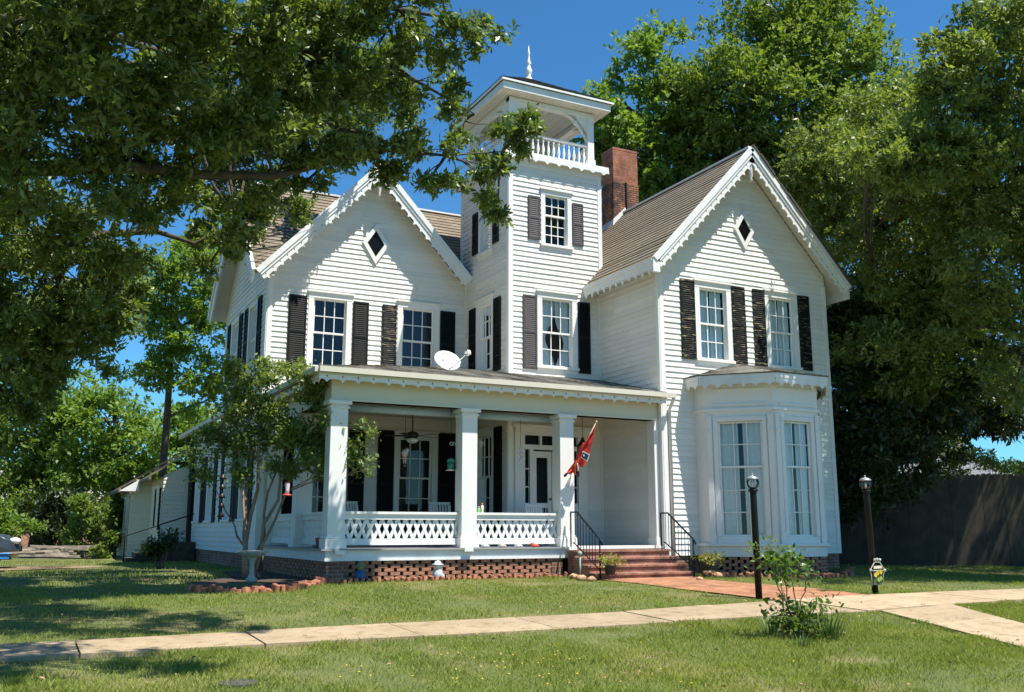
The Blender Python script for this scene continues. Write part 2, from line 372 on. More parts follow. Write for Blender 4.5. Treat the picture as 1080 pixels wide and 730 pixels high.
def win(F, u0, u1, z0, z1, cols=3, top=2, bot=2, cas=.15, curtain=None, parent=house, deep=.75, cap=True, sill=True, lit=None):
    """double hung window; u0..u1, z0..z1 is the opening"""
    c = MB()
    c.box(F, u0-cas, u0, -.12, .035, z0, z1); c.box(F, u1, u1+cas, -.12, .035, z0, z1)
    c.box(F, u0-cas, u1+cas, -.12, .04, z1, z1+cas)
    if cap: c.box(F, u0-cas-.04, u1+cas+.04, -.02, .085, z1+cas, z1+cas+.045)
    if sill: c.box(F, u0-cas-.03, u1+cas+.03, -.12, .085, z0-.07, z0)
    c.box(F, u0-cas, u1+cas, -.05, .03, z0-.17, z0-.07)
    wn = part(c, 'window', M['trim'], parent, bevel=.006)
    zm = z0 + (z1-z0)*bot/(top+bot)
    for (a, b, k, n0) in ((zm-.02, z1, top, -.075), (z0, zm+.02, bot, -.11)):
        s = MB(); n1 = n0+.035; st = .045; mu = .022
        s.box(F, u0, u0+st, n0, n1, a, b); s.box(F, u1-st, u1, n0, n1, a, b)
        s.box(F, u0+st, u1-st, n0, n1, a, a+st); s.box(F, u0+st, u1-st, n0, n1, b-st, b)
        for i in range(1, cols):
            u = u0+st + (u1-u0-2*st)*i/cols; s.box(F, u-mu/2, u+mu/2, n0+.004, n1-.004, a+st, b-st)
        for j in range(1, k):
            z = a+st + (b-a-2*st)*j/k; s.box(F, u0+st, u1-st, n0+.006, n1-.006, z-mu/2, z+mu/2)
        part(s, 'sash', M['sash'], wn)
        g = MB(); nn = n0+.015; g.add([F(u0+st*.5, nn, a+.02), F(u1-st*.5, nn, a+.02), F(u1-st*.5, nn, b-.02), F(u0+st*.5, nn, b-.02)], [(0, 1, 2, 3)])
        part(g, 'pane', M['glass'], wn, fix=False)
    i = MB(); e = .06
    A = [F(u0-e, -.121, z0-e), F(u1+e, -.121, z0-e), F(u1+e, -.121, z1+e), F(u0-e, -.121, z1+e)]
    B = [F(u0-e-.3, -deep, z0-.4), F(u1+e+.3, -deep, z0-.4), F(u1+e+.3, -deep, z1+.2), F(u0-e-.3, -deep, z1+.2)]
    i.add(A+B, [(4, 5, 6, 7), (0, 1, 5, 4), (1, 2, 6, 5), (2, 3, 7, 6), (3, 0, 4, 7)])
    part(i, 'dark_room_box', M['dark'], wn, fix=False)  # shallow dark box; the unlit room's darkness is put into its colour
    if curtain:
        cu = MB()
        for (a0, a1, tie) in curtain:                  # fractions of the opening; tie = gathered narrower at this height fraction or None
            nx, nz = 22, 14; vs = []; fs = []
            for jz in range(nz+1):
                fz_ = jz/nz; z = z0 + (z1-z0)*fz_
                for ix in range(nx+1):
                    fx = ix/nx; u = a0 + (a1-a0)*fx
                    if tie is not None:
                        gth = math.exp(-((fz_-tie)/.22)**2)*.62
                        edge = 0. if a0 < .4 else 1.
                        u = u*(1-gth) + edge*gth if edge == 0. else 1-(1-u)*(1-gth)
                        if fz_ < tie: pass
                    n = -.15 - .02*math.sin(fx*math.pi*7 + a0*9) - .012*math.sin(fx*23+jz*.3)
                    vs.append(F(u0 + (u1-u0)*u, n, z))
            for jz in range(nz):
                for ix in range(nx):
                    b_ = jz*(nx+1)+ix; fs.append((b_, b_+1, b_+nx+2, b_+nx+1))
            cu.add(vs, fs)
        part(cu, 'curtain', M['curtain'], wn, fix=False, smooth=True)
    return wn
def shutter(F, u0, u1, z0, z1, m, parent=house, mid=.5, n=.02):
    s = MB(); st = .05; t = .035
    s.box(F, u0, u0+st, n, n+t, z0, z1); s.box(F, u1-st, u1, n, n+t, z0, z1)
    s.box(F, u0+st, u1-st, n, n+t, z0, z0+.08); s.box(F, u0+st, u1-st, n, n+t, z1-.06, z1)
    zm = z0+(z1-z0)*mid; s.box(F, u0+st, u1-st, n, n+t, zm-.035, zm+.035)
    for a, b in ((z0+.08, zm-.035), (zm+.035, z1-.06)):
        k = int((b-a)/.052); 
        for i in range(k):
            z = a + (b-a)*(i+.5)/k; d = .029
            s.add([F(u0+st, n+t*.95, z-d), F(u1-st, n+t*.95, z-d), F(u1-st, n+.012, z+d), F(u0+st, n+.012, z+d)], [(0, 1, 2, 3)])
    s.add([F(u0+st, n+.006, z0), F(u1-st, n+.006, z0), F(u1-st, n+.006, z1), F(u0+st, n+.006, z1)], [(0, 1, 2, 3)])
    return part(s, 'shutter', m, parent, fix=False)
# --- walls
OP = {}                                         # openings per wall
W2 = (5.42, 7.24)
rw_open = [(8.20, 9.05, *W2), (10.48, 11.30, *W2)]
lf_open = [(-.13, .76, *W2), (2.35, 3.28, *W2), (-.13, .76, 1.0, 3.66), (2.35, 3.28, 1.0, 3.66)]
tf_open = [(5.20, 6.11, *W2), (5.31, 6.0, 8.72, 10.10), (4.58, 6.34, .86, 3.62)]
tl_open = [(3.72, 4.52, *W2), (3.78, 4.42, 8.72, 10.10), (3.66, 4.58, 1.0, 3.66)]
ll_up = [(6.62, 7.50, 5.42, 7.20), (9.02, 9.9, 5.42, 7.20)]
ll_lo = [(c-.44, c+.44, 1.52, 3.42) for c in (7.15, 9.3, 12.1, 14.3)]
g = lambda x, c: RIDGE - .12 - abs(x-c)*SL      # underside of the gable roof
wl = MB()
lap(wl, F_rw, [(6.953, ZB), (12.48, ZB), (12.48, g(12.48, 9.715)), (9.715, RIDGE-.12), (6.953, g(6.953, 9.715))], rw_open + [(8.15, 11.3, 1.0, 4.35)])
part(wl, 'front_wall', M['siding'], fix=False)
wl = MB(); lap(wl, F_rl, [(0, ZB), (2.745, ZB), (2.745, 7.62), (0, 7.62)]); part(wl, 'side_wall', M['siding'], fix=False)
wl = MB(); lap(wl, F_rr, [(0, ZB), (10.87, ZB), (10.87, 7.9), (0, 7.9)]); part(wl, 'side_wall', M['siding'], fix=False)
wl = MB(); lap(wl, F_tf, [(4.22, ZB), (7.08, ZB), (7.08, 11.0), (4.22, 11.0)], tf_open); lap(wl, F_tl, [(2.745, ZB), (5.75, ZB), (5.75, 11.0), (2.745, 11.0)], tl_open)
lap(wl, F_tr, [(2.745, 6.5), (5.75, 6.5), (5.75, 11.0), (2.745, 11.0)]); lap(wl, F_tb, [(4.22, 6.5), (7.08, 6.5), (7.08, 11.0), (4.22, 11.0)])
part(wl, 'tower_wall', M['siding'], fix=False)
wl = MB(); lap(wl, F_lf, [(-1.333, ZB), (4.22, ZB), (4.22, g(4.22, 1.444)), (1.444, RIDGE-.12), (-1.333, g(-1.333, 1.444))], lf_open)
part(wl, 'front_wall', M['siding'], fix=False)
wl = MB(); lap(wl, F_ll, [(5.49, 4.4), (10.87, 4.4), (10.87, g(10.87, 8.18)), (8.18, RIDGE-.12), (5.49, g(5.49, 8.18))], ll_up)
lap(wl, F_ll, [(5.49, ZB), (15.2, ZB), (15.2, 4.4), (5.49, 4.4)], ll_lo)
part(wl, 'side_wall', M['siding'], fix=False)
wl = MB(); lap(wl, F_bk, [(-1.333, ZB), (12.48, ZB), (12.48, 7.7), (-1.333, 7.7)]); part(wl, 'back_wall', M['siding'], fix=False)
# corner boards and frieze
def corner(F, u, z0, z1, wd=.13): cb = MB(); cb.box(F, u-wd/2, u+wd/2, -.02, .034, z0, z1); part(cb, 'corner_board', M['trim'], bevel=.004)
corner(F_rw, 7.018, ZB, 7.9); corner(F_rl, .03, ZB, 7.6, .11); corner(F_rw, 12.43, ZB, 7.75); corner(F_tf, 4.27, ZB, 11.0); corner(F_tl, 2.79, ZB, 11.0, .1)
corner(F_tf, 7.03, 6.0, 11.0); corner(F_lf, -1.275, ZB, 7.8); corner(F_ll, 5.53, ZB, 7.6, .12); corner(F_ll, 10.83, 4.4, 7.7); corner(F_tl, 5.43, ZB, 8.3, .07); corner(F_rl, 2.70, ZB, 7.4, .07)
corner(F_tl, 5.70, 7.5, 11.0)
cb = MB(); cb.box(F_tf, 4.19, 7.11, -.01, .03, 10.80, 11.0); part(cb, 'frieze_board', M['trim'])
cb = MB(); cb.box(F_tl, 2.72, 5.78, -.01, .03, 10.80, 11.0); part(cb, 'frieze_board', M['trim'])
# upper windows and shutters
CUR1 = [(0.02, .46, None), (.54, .98, None)]; CURT = [(0, .5, .42), (.5, 1, .36)]
for (u0, u1, z0, z1) in rw_open: win(F_rw, u0, u1, z0, z1, curtain=[(.03, .48, None), (.50, .97, None)])
for (a, b) in ((7.60, 8.03), (9.23, 9.65), (9.92, 10.31), (11.47, 11.86)): shutter(F_rw, a, b, 5.37, 7.40, M['shut_worn'])
win(F_lf, *lf_open[0]); win(F_lf, *lf_open[1])
for (a, b) in ((-.79, -.32), (.94, 1.37), (1.76, 2.17), (3.46, 3.91)): shutter(F_lf, a, b, 5.32, 7.26, M['shut_worn'] if a > 1.5 and a < 2 else M['shut_black'])
win(F_lf, *lf_open[2], top=2, bot=3, curtain=None); win(F_lf, *lf_open[3], top=2, bot=3)
for (a, b) in ((-.82, -.32), (.94, 1.37), (1.73, 2.18), (3.46, 3.98)): shutter(F_lf, a, b, 1.0, 3.84, M['shut_black'])
win(F_tf, *tf_open[0], curtain=CURT); shutter(F_tf, 4.63, 5.03, 5.30, 7.26, M['shut_brown_lit']); shutter(F_tf, 6.29, 6.66, 5.30, 7.24, M['shut_black'])
win(F_tf, *tf_open[1], cas=.13, top=2, bot=3); shutter(F_tf, 4.79, 5.15, 8.80, 10.0, M['shut_brown_lit']); shutter(F_tf, 6.15, 6.49, 8.80, 10.0, M['shut_brown_lit'])
win(F_tl, *tl_open[0]); shutter(F_tl, 3.14, 3.55, 5.30, 7.26, M['shut_black']); shutter(F_tl, 4.69, 5.1, 5.30, 7.26, M['shut_black'])
win(F_tl, *tl_open[1], cas=.13, top=2, bot=3); shutter(F_tl, 3.28, 3.62, 8.80, 10.0, M['shut_black']); shutter(F_tl, 4.58, 4.92, 8.80, 10.0, M['shut_black'])
win(F_tl, *tl_open[2], top=2, bot=3); shutter(F_tl, 3.05, 3.49, 1.0, 3.84, M['shut_black']); shutter(F_tl, 4.75, 5.2, 1.0, 3.84, M['shut_black'])
for (u0, u1, z0, z1) in ll_up:
    win(F_ll, u0, u1, z0, z1); shutter(F_ll, u0-.60, u0-.17, z0-.06, z1+.1, M['shut_black']); shutter(F_ll, u1+.17, u1+.60, z0-.06, z1+.1, M['shut_black'])
for (u0, u1, z0, z1) in ll_lo:
    win(F_ll, u0, u1, z0, z1); shutter(F_ll, u0-.60, u0-.17, z0-.06, z1+.1, M['shut_black']); shutter(F_ll, u1+.17, u1+.60, z0-.06, z1+.1, M['shut_black'])
# diamond windows
def diamond(F, c, z, hw, hh):
    f = MB(); k = 1.72
    inn = [(c-hw, z), (c, z-hh), (c+hw, z), (c, z+hh)]; k = 1.55; out = [(c-hw*k, z), (c, z-hh*k), (c+hw*k, z), (c, z+hh*k)]
    for i in range(4):
        j = (i+1) % 4; f.prism([inn[i], inn[j], out[j], out[i]], F, .010, .07)
    o = part(f, 'diamond_window', M['trim'], bevel=.004)
    q = MB(); q.add([F(u, .036, v) for u, v in inn], [(0, 1, 2, 3)]); part(q, 'pane', M['darkpane'], o, fix=False)
mm, n_, l_, bs_ = mat('dark_pane'); bs_.inputs['Base Color'].default_value = (.006, .006, .006, 1); bs_.inputs['Roughness'].default_value = .3; bs_.inputs['Specular IOR Level'].default_value = .12; M['darkpane'] = mm
diamond(F_rw, 9.735, 8.96, .215, .35); diamond(F_lf, 1.515, 8.93, .245, .375)
# --- roofs (shingle courses)
def slope(mb, e0, e1, t1, t0):           # quad in XY given as eave start/end, top end/start (3d points), courses parallel to the eave
    e0, e1, t1, t0 = map(Vector, (e0, e1, t1, t0)); U = (e1-e0).normalized()
    N = U.cross(t0-e0 if (t0-e0).length > (t1-e1).length else t1-e1).normalized()
    if N.z < 0: N = -N
    Z = N.cross(U)
    mid = (t0+t1)/2-e0
    if Z.dot(mid) < 0: Z = -Z
    F = Fr(e0, U, N, Z)
    poly = [((p-e0).dot(U), (p-e0).dot(Z)) for p in (e0, e1, t1, t0)]
    lap(mb, F, poly, step=.18, out=.02, back=.002, wob=.006)
XR, XL = 9.715, 1.444
def zr(x, c): return RIDGE - abs(x-c)*SL
rf = MB()
YO = -.47
slope(rf, (6.5, YO, zr(6.5, XR)), (6.5, 2.745, zr(6.5, XR)), (7.08, 2.745, zr(7.08, XR)), (7.08, YO, zr(7.08, XR)))
slope(rf, (7.08, YO, zr(7.08, XR)), (7.08, 5.59, zr(7.08, XR)), (XR, 8.18, RIDGE), (XR, YO, RIDGE))
slope(rf, (12.93, 5.02, zr(12.93, XR)), (12.93, YO, zr(12.93, XR)), (XR, YO, RIDGE), (XR, 8.18, RIDGE))
YL = 5.02
slope(rf, (-1.77, YL, zr(-1.77, XL)), (-1.76, YL, zr(-1.76, XL)), (XL, 8.18, RIDGE), (XL, YL, RIDGE)) if False else None
slope(rf, (-1.77, YL, zr(-1.77, XL)), (-1.77, YL+.02, zr(-1.77, XL)), (XL, 8.18, RIDGE), (XL, YL, RIDGE))
slope(rf, (4.22, YL+.46, zr(4.22, XL)), (4.22, YL, zr(4.22, XL)), (XL, YL, RIDGE), (XL, 8.18, RIDGE))
zy = lambda y: RIDGE - abs(y-8.18)*SL*1.018
slope(rf, (-1.80, 5.02, zy(5.02)), (-1.78, 5.02, zy(5.02)), (XL, 8.18, RIDGE), (-1.80, 8.18, RIDGE))
slope(rf, (4.6, 5.02, zy(5.02)), (6.5, 5.02, zy(5.02)), (XR, 8.18, RIDGE), (XL, 8.18, RIDGE))
slope(rf, (12.93, 5.02, zy(5.02)), (12.95, 5.02, zy(5.02)), (12.95, 8.18, RIDGE), (XR, 8.18, RIDGE))
slope(rf, (12.95, 11.34, zy(11.34)), (-1.80, 11.34, zy(11.34)), (-1.80, 8.18, RIDGE), (12.95, 8.18, RIDGE))
roof = part(rf, 'roof', M['shingle'], fix=False)
# white underside boards, ridge caps
dz = .07
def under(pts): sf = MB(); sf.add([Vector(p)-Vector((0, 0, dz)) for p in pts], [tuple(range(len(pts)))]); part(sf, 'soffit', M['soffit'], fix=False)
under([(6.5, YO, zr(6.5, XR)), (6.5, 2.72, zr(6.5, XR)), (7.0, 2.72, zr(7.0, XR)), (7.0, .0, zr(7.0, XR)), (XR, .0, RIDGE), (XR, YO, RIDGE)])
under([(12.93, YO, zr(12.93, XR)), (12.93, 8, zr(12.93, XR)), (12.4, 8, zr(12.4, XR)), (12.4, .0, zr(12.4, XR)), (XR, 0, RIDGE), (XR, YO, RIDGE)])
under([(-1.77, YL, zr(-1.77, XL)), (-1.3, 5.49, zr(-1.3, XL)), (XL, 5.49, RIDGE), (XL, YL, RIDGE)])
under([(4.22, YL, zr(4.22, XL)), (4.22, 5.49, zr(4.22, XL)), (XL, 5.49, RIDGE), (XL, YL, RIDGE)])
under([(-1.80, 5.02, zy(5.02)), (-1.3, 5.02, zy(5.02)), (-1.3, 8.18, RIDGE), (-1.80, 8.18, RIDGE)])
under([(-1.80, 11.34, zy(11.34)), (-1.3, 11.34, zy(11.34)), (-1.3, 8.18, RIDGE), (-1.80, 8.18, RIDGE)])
rc = MB()
rc.bar((XR, YO, RIDGE+.02), (XR, 8.1, RIDGE+.02), .16, .05); rc.bar((XL, YL, RIDGE+.02), (XL, 8.1, RIDGE+.02), .16, .05); rc.bar((-1.8, 8.18, RIDGE+.03), (12.9, 8.18, RIDGE+.03), .16, .05)
part(rc, 'ridge_cap', M['trim'], roof)
fl = MB(); fl.add([atY(634, 289, 2.70), atY(650, 279.5, 2.2), atY(646, 277, 2.7), atY(634, 283, 2.73)], [(0, 1, 2, 3)])
# bargeboards
def barge(x0, x1, c, y, z_edge, name='bargeboard'):
    """from eave x0 up to ridge c; board in plane y"""
    a = Vector((x0, y, zr(x0, c))); b = Vector((c, y, RIDGE)); d = (b-a).normalized(); L = (b-a).length
    n = Vector((0, -1, 0)); dn = Vector((0, 0, 1)) - d*d.z; dn.normalize()
    F = Fr(a, d, n, dn); m = MB()
    m.box(F, 0, L-.02, -.02, .075, -.10, .035); m.box(F, .02, L-.04, -.02, .05, -.17, -.10)
    q = Fr(F(0, 0, -.15), d, n, dn); notched(m, q, L-.12, .20, .26, -.005, .025, solid=.7)
    o = part(m, name, M['worn'])
    dr = MB(); drill(dr, q, L-.12, -.07, .26, .027, .016); part(dr, 'drilled_hole', M['darkpane'], o, fix=False)
barge(6.5, 0, XR, YO, 0); barge(12.93, 0, XR, YO, 0)
a = Vector((12.99, YO, zr(12.99, XR))); b = Vector((XR, YO, RIDGE)); d = (b-a).normalized(); dn = (Vector((0, 0, 1))-d*d.z).normalized(); Fq = Fr(a, d, (0, -1, 0), dn); m_ = MB(); L = (b-a).length; k = 15
for i in range(k): j = random.uniform(-.015, .02); m_.box(Fq, L*i/k, L*(i+1)/k+.03, -.3, .10+j, .038+.004*(i % 2), .085+j+.004*(i % 2))
part(m_, 'roof_edge', plain('dark_shingle_edge', (.075, .055, .04), .9, var=.4), roof); barge(-1.77, 0, XL, YL, 0)
a = Vector((4.22, YL, zr(4.22, XL))); b = Vector((XL, YL, RIDGE)); d = (b-a).normalized(); L = (b-a).length; dn = (Vector((0, 0, 1))-d*d.z).normalized()
F = Fr(a, d, (0, -1, 0), dn); m_ = MB(); m_.box(F, 0, L-.02, -.02, .075, -.10, .035); m_.box(F, .02, L-.04, -.02, .05, -.17, -.10)
q = Fr(F(.0, 0, -.15), d, (0, -1, 0), dn); notched(m_, q, L-.12, .20, .26, -.005, .025, solid=.7); part(m_, 'bargeboard', M['worn'])
for c, y in ((XR, YO), (XL, YL)):
    p_ = MB(); p_.lathe([(.02, -1.02), (.045, -.98), (.03, -.92), (.055, -.86), (.05, -.5), (.05, -.3)], (c, y+.05, RIDGE+.1), 8); part(p_, 'gable_pendant', M['worn'], smooth=True)
# left gable end rakes
for (y0, s_) in ((5.02, 1), (11.34, -1)):
    a = Vector((-1.80, y0, zy(y0))); b = Vector((-1.80, 8.18, RIDGE)); d = (b-a).normalized(); L = (b-a).length; dn = (Vector((0, 0, 1))-d*d.z).normalized()
    F = Fr(a, d, (-1, 0, 0), dn); m_ = MB(); m_.box(F, 0, L-.02, -.02, .07, -.10, .03); m_.box(F, 0, L-.04, -.02, .03, -.36, -.10); part(m_, 'bargeboard', M['worn'])
# eave fascia on the right wing's left side, with notched trim
ef = MB(); Fe = Fr((6.5, YO, zr(6.5, XR)), (0, 1, 0), (-1, 0, 0)); ef.box(Fe, .02, 3.2, -.02, .05, -.10, .0); notched(ef, Fr(Fe(.02, 0, -.1), (0, 1, 0), (-1, 0, 0)), 3.18, .25, .30, -.0, .028, solid=.5)
ef.box(WORLD, 6.46, 6.66, YO-.05, YO+.04, zr(6.5, XR)-.34, zr(6.5, XR)-.02)
part(ef, 'fascia', M['worn'])
er = MB(); er.box(Fr((12.93, YO, zr(12.93, XR)), (0, 1, 0), (1, 0, 0)), .02, 8, -.02, .03, -.3, 0); part(er, 'fascia', M['worn'])
# chimney
ch = MB()
ch.box(WORLD, 9.32, 10.28, 5.47, 6.15, 9.3, 12.08); chm = part(ch, 'chimney', M['chimold'])
c2 = MB(); c2.box(WORLD, 9.335, 10.265, 5.485, 6.135, 12.08, 13.18); c2.box(WORLD, 9.33, 10.27, 5.48, 6.14, 13.18, 13.26); part(c2, 'chimney_top', M['chim'], chm)
c3 = MB(); c3.box(WORLD, 9.76, 9.82, 5.455, 5.48, 11.25, 12.12); part(c3, 'flue_slot', M['darkpane'], chm)
c4 = MB(); c4.add([Vector((9.22, 5.38, zr(9.22, XR)+.03)), Vector((9.75, 5.40, zr(9.7, XR)+.08)), Vector((9.75, 5.462, zr(9.7, XR)+.22)), Vector((9.30, 5.462, zr(9.3, XR)+.20)), Vector((9.30, 6.2, zr(9.3, XR)+.15)), Vector((9.2, 6.2, zr(9.2, XR)+.02))], [(0, 1, 2, 3), (0, 3, 4, 5)]); part(c4, 'flashing', plain('lead_flashing', (.35, .35, .34), .6), chm, fix=False)
# --- tower top
tt = MB(); tt.box(WORLD, 4.04, 7.26, 2.565, 5.93, 11.05, 11.15); tt.box(WORLD, 4.10, 7.20, 2.62, 5.87, 11.0, 11.05)
tc_ = part(tt, 'tower_cornice', M['trim'])
nn = MB(); notched(nn, Fr((4.04, 2.565, 11.05), (1, 0, 0), (0, -1, 0)), 3.22, .14, .36, .0, .02, solid=.6); notched(nn, Fr((4.04, 2.565, 11.05), (0, 1, 0), (-1, 0, 0)), 3.36, .14, .36, .0, .02, solid=.6)
part(nn, 'notched_trim', M['worn'], tc_)
BX0, BX1, BY0, BY1 = 4.30, 6.98, 2.86, 5.62
post = []
for (x, y) in ((BX0, BY0), (BX1-.2, BY0), (BX0, BY1-.2), (BX1-.2, BY1-.2)):
    p_ = MB(); p_.box(WORLD, x, x+.2, y, y+.2, 11.15, 12.80); p_.box(WORLD, x-.025, x+.225, y-.025, y+.225, 11.15, 11.42); part(p_, 'tower_post', M['trim'], bevel=.008)
bm_ = MB(); 
bm_.box(WORLD, BX0, BX1, BY0+.01, BY0+.19, 12.66, 12.80); bm_.box(WORLD, BX0, BX1, BY1-.19, BY1-.01, 12.66, 12.80); bm_.box(WORLD, BX0+.01, BX0+.19, BY0+.2, BY1-.2, 12.66, 12.80); bm_.box(WORLD, BX1-.19, BX1-.01, BY0+.2, BY1-.2, 12.66, 12.80)
part(bm_, 'tower_beam', M['trim'])
# curved braces with a triangular spandrel
def brace(F, u, s):
    m = MB(); pts = []
    for i in range(9):
        t = i/8; uu = u + s*(.72*t); zz = 12.66 - .66*(1-t)**1.9
        pts.append((uu, zz))
    poly = [(u, 12.66)] + [(u, 12.66-.40), (u+s*.40, 12.66)]
    m.prism(poly, F, .03, .10)
    for i in range(8):
        (a0, b0), (a1, b1) = pts[i], pts[i+1]
        m.add([F(a0, .03, b0-.05), F(a1, .03, b1-.05), F(a1, .03, b1), F(a0, .03, b0), F(a0, .11, b0-.05), F(a1, .11, b1-.05), F(a1, .11, b1), F(a0, .11, b0)], BOXF)
    (uc, zc) = pts[4]; m.ball(F(uc, .07, zc-.02), .075, 8, 6)
    part(m, 'tower_brace', M['trim'])
Fb = Fr((0, BY0+.15, 0), (1, 0, 0), (0, -1, 0)); brace(Fb, BX0+.2, 1); brace(Fb, BX1-.2, -1)
Fb = Fr((BX0+.15, 0, 0), (0, 1, 0), (-1, 0, 0)); brace(Fb, BY0+.2, 1); brace(Fb, BY1-.2, -1)
Fb = Fr((0, BY1-.15, 0), (1, 0, 0), (0, 1, 0)); brace(Fb, BX0+.2, 1); brace(Fb, BX1-.2, -1)
Fb = Fr((BX1-.15, 0, 0), (0, 1, 0), (1, 0, 0)); brace(Fb, BY0+.2, 1); brace(Fb, BY1-.2, -1)
# balustrades: rail with turned balusters
BP = [(.030, 0), (.030, .06), (.018, .08), (.040, .16), (.044, .22), (.022, .34), (.018, .40), (.034, .43), (.022, .46), (.030, .50)]
for (F, u0, u1) in ((Fr((0, BY0+.1, 0), (1, 0, 0), (0, -1, 0)), BX0+.2, BX1-.2), (Fr((BX0+.1, 0, 0), (0, 1, 0), (-1, 0, 0)), BY0+.2, BY1-.2),
                    (Fr((0, BY1-.1, 0), (1, 0, 0), (0, 1, 0)), BX0+.2, BX1-.2), (Fr((BX1-.1, 0, 0), (0, 1, 0), (1, 0, 0)), BY0+.2, BY1-.2)):
    b_ = MB(); b_.box(F, u0, u1, -.05, .05, 11.80, 11.85); b_.box(F, u0, u1, -.05, .05, 11.20, 11.25); bo = part(b_, 'balustrade', M['trim'])
    k = int((u1-u0)/.155)
    for i in range(k):
        t = MB(); u = u0 + (u1-u0)*(i+.5)/k; p = F(u, 0, 11.25); t.lathe([(r_, z*1.1) for r_, z in BP], p, 8); part(t, 'baluster', M['sash'], bo, smooth=True)
# hipped roof of the tower
x0, x1, y0, y1 = BX0-.42, BX1+.42, BY0-.42, BY1+.42; ap = ((x0+x1)/2, (y0+y1)/2, 14.2); ez = 13.08
tr_ = MB()
for a, b in (((x0, y0), (x1, y0)), ((x1, y0), (x1, y1)), ((x1, y1), (x0, y1)), ((x0, y1), (x0, y0))): slope(tr_, (*a, ez), (*b, ez), ap, ap)
tro = part(tr_, 'tower_roof', M['shingle'], fix=False)
ts = MB(); ts.box(WORLD, x0, x1, y0, y0+.03, ez-.06, ez-.005); ts.box(WORLD, x0, x1, y1-.03, y1, ez-.06, ez-.005); ts.box(WORLD, x0, x0+.03, y0+.03, y1-.03, ez-.06, ez-.005); ts.box(WORLD, x1-.03, x1, y0+.03, y1-.03, ez-.06, ez-.005)
i_ = .07; ts.box(WORLD, x0+i_, x1-i_, y0+i_, y0+i_+.03, ez-.26, ez-.06); ts.box(WORLD, x0+i_, x1-i_, y1-i_-.03, y1-i_, ez-.26, ez-.06); ts.box(WORLD, x0+i_, x0+i_+.03, y0+i_+.03, y1-i_-.03, ez-.26, ez-.06); ts.box(WORLD, x1-i_-.03, x1-i_, y0+i_+.03, y1-i_-.03, ez-.26, ez-.06)
part(ts, 'tower_fascia', M['worn'], tro)
so_ = MB()
k = 34
for i in range(k):
    a = x0+i_+.03 + (x1-x0-2*i_-.06)*i/k; b = x0+i_+.03 + (x1-x0-2*i_-.06)*(i+1)/k - .012
    so_.box(WORLD, a, b, y0+i_+.03, y1-i_-.03, ez-.262, ez-.24)
part(so_, 'tower_soffit', M['soffit'], tro)
fn = MB(); fn.lathe([(.13, -.12), (.10, 0), (.055, .08), (.085, .16), (.10, .26), (.06, .36), (.04, .44), (.075, .50), (.04, .56), (.03, .75), (.045, .80), (.025, .86), (.005, 1.05)], ap, 12); part(fn, 'finial', M['worn'], tro, smooth=True)

# --- bay window
by_c = [(7.93, .0), (7.93, -.42), (9.02, -1.57), (10.42, -1.57), (11.51, -.42), (11.51, .0)]
def ztop(u, v, x, y):            # height seen at pixel row v above plan point (x,y)
    D = math.hypot(x-CAM[0], y-CAM[1]); return 0
bay_lev = dict(skirt0=.62, skirt1=.86, sill=.93, w0=1.08, w1=3.77, belt=4.06, fr=4.50, eave=4.87)
bm1 = MB(); BB = bay_lev; bay = None
faces = [(by_c[i], by_c[i+1]) for i in range(5)]
def bframe(a, b):
    U = Vector((b[0]-a[0], b[1]-a[1], 0)); L = U.length; U.normalize(); N = Vector((U.y, -U.x, 0)); return Fr((a[0], a[1], 0), U, N), L
for k, (a, b) in enumerate(faces):
    F, L = bframe(a, b)
    e = .0
    bm1.box(F, 0, L, -.10, 0, BB['w1']+.0, BB['eave']-.1)                      # head + frieze wall
    bm1.box(F, -.02, L+.02, -.08, .03, BB['skirt0'], BB['skirt1']); bm1.box(F, -.06, L+.06, -.08, .10, BB['skirt1'], BB['sill']); bm1.box(F, 0, L, -.10, .0, BB['sill'], BB['w0'])
    bm1.box(F, -.03, L+.03, -.05, .045, BB['belt']-.05, BB['belt']+.03)       # belt moulding
    if L > .8:
        op = (.28, L-.28)
        bm1.box(F, .16, L-.16, 0, .028, BB['fr']-.36, BB['fr']-.30); bm1.box(F, .16, L-.16, 0, .028, BB['fr']+.02, BB['fr']+.06)
        bm1.box(F, 0, op[0]-.11, -.10, .0, BB['w0'], BB['w1']); bm1.box(F, op[1]+.11, L, -.10, 0, BB['w0'], BB['w1'])
        for u in (0.0, op[0]-.17, op[1]+.11, L-.06):
            pass
        for u0, u1 in ((.015, .145), (L-.145, L-.015)):
            bm1.box(F, u0, u1, .0, .05, BB['w0']+.12, BB['w1']+.16); bm1.box(F, u0-.01, u1+.01, 0, .065, BB['sill'], BB['w0']+.12); bm1.box(F, u0-.012, u1+.012, 0, .07, BB['w1']-.25, BB['w1']-.20)
    else:
        bm1.box(F, 0, L, -.10, .0, BB['w0'], BB['w1'])
bay = part(bm1, 'bay', M['trim'], bevel=.006)
for k, (a, b) in enumerate(faces):
    F, L = bframe(a, b)
    if L > .8:
        win(F, .28, L-.28, BB['w0'], BB['w1'], cols=3, top=2, bot=3, cas=.11, parent=house, cap=False, sill=False, curtain=[(0, .44, None), (.55, 1, None)], deep=.7)
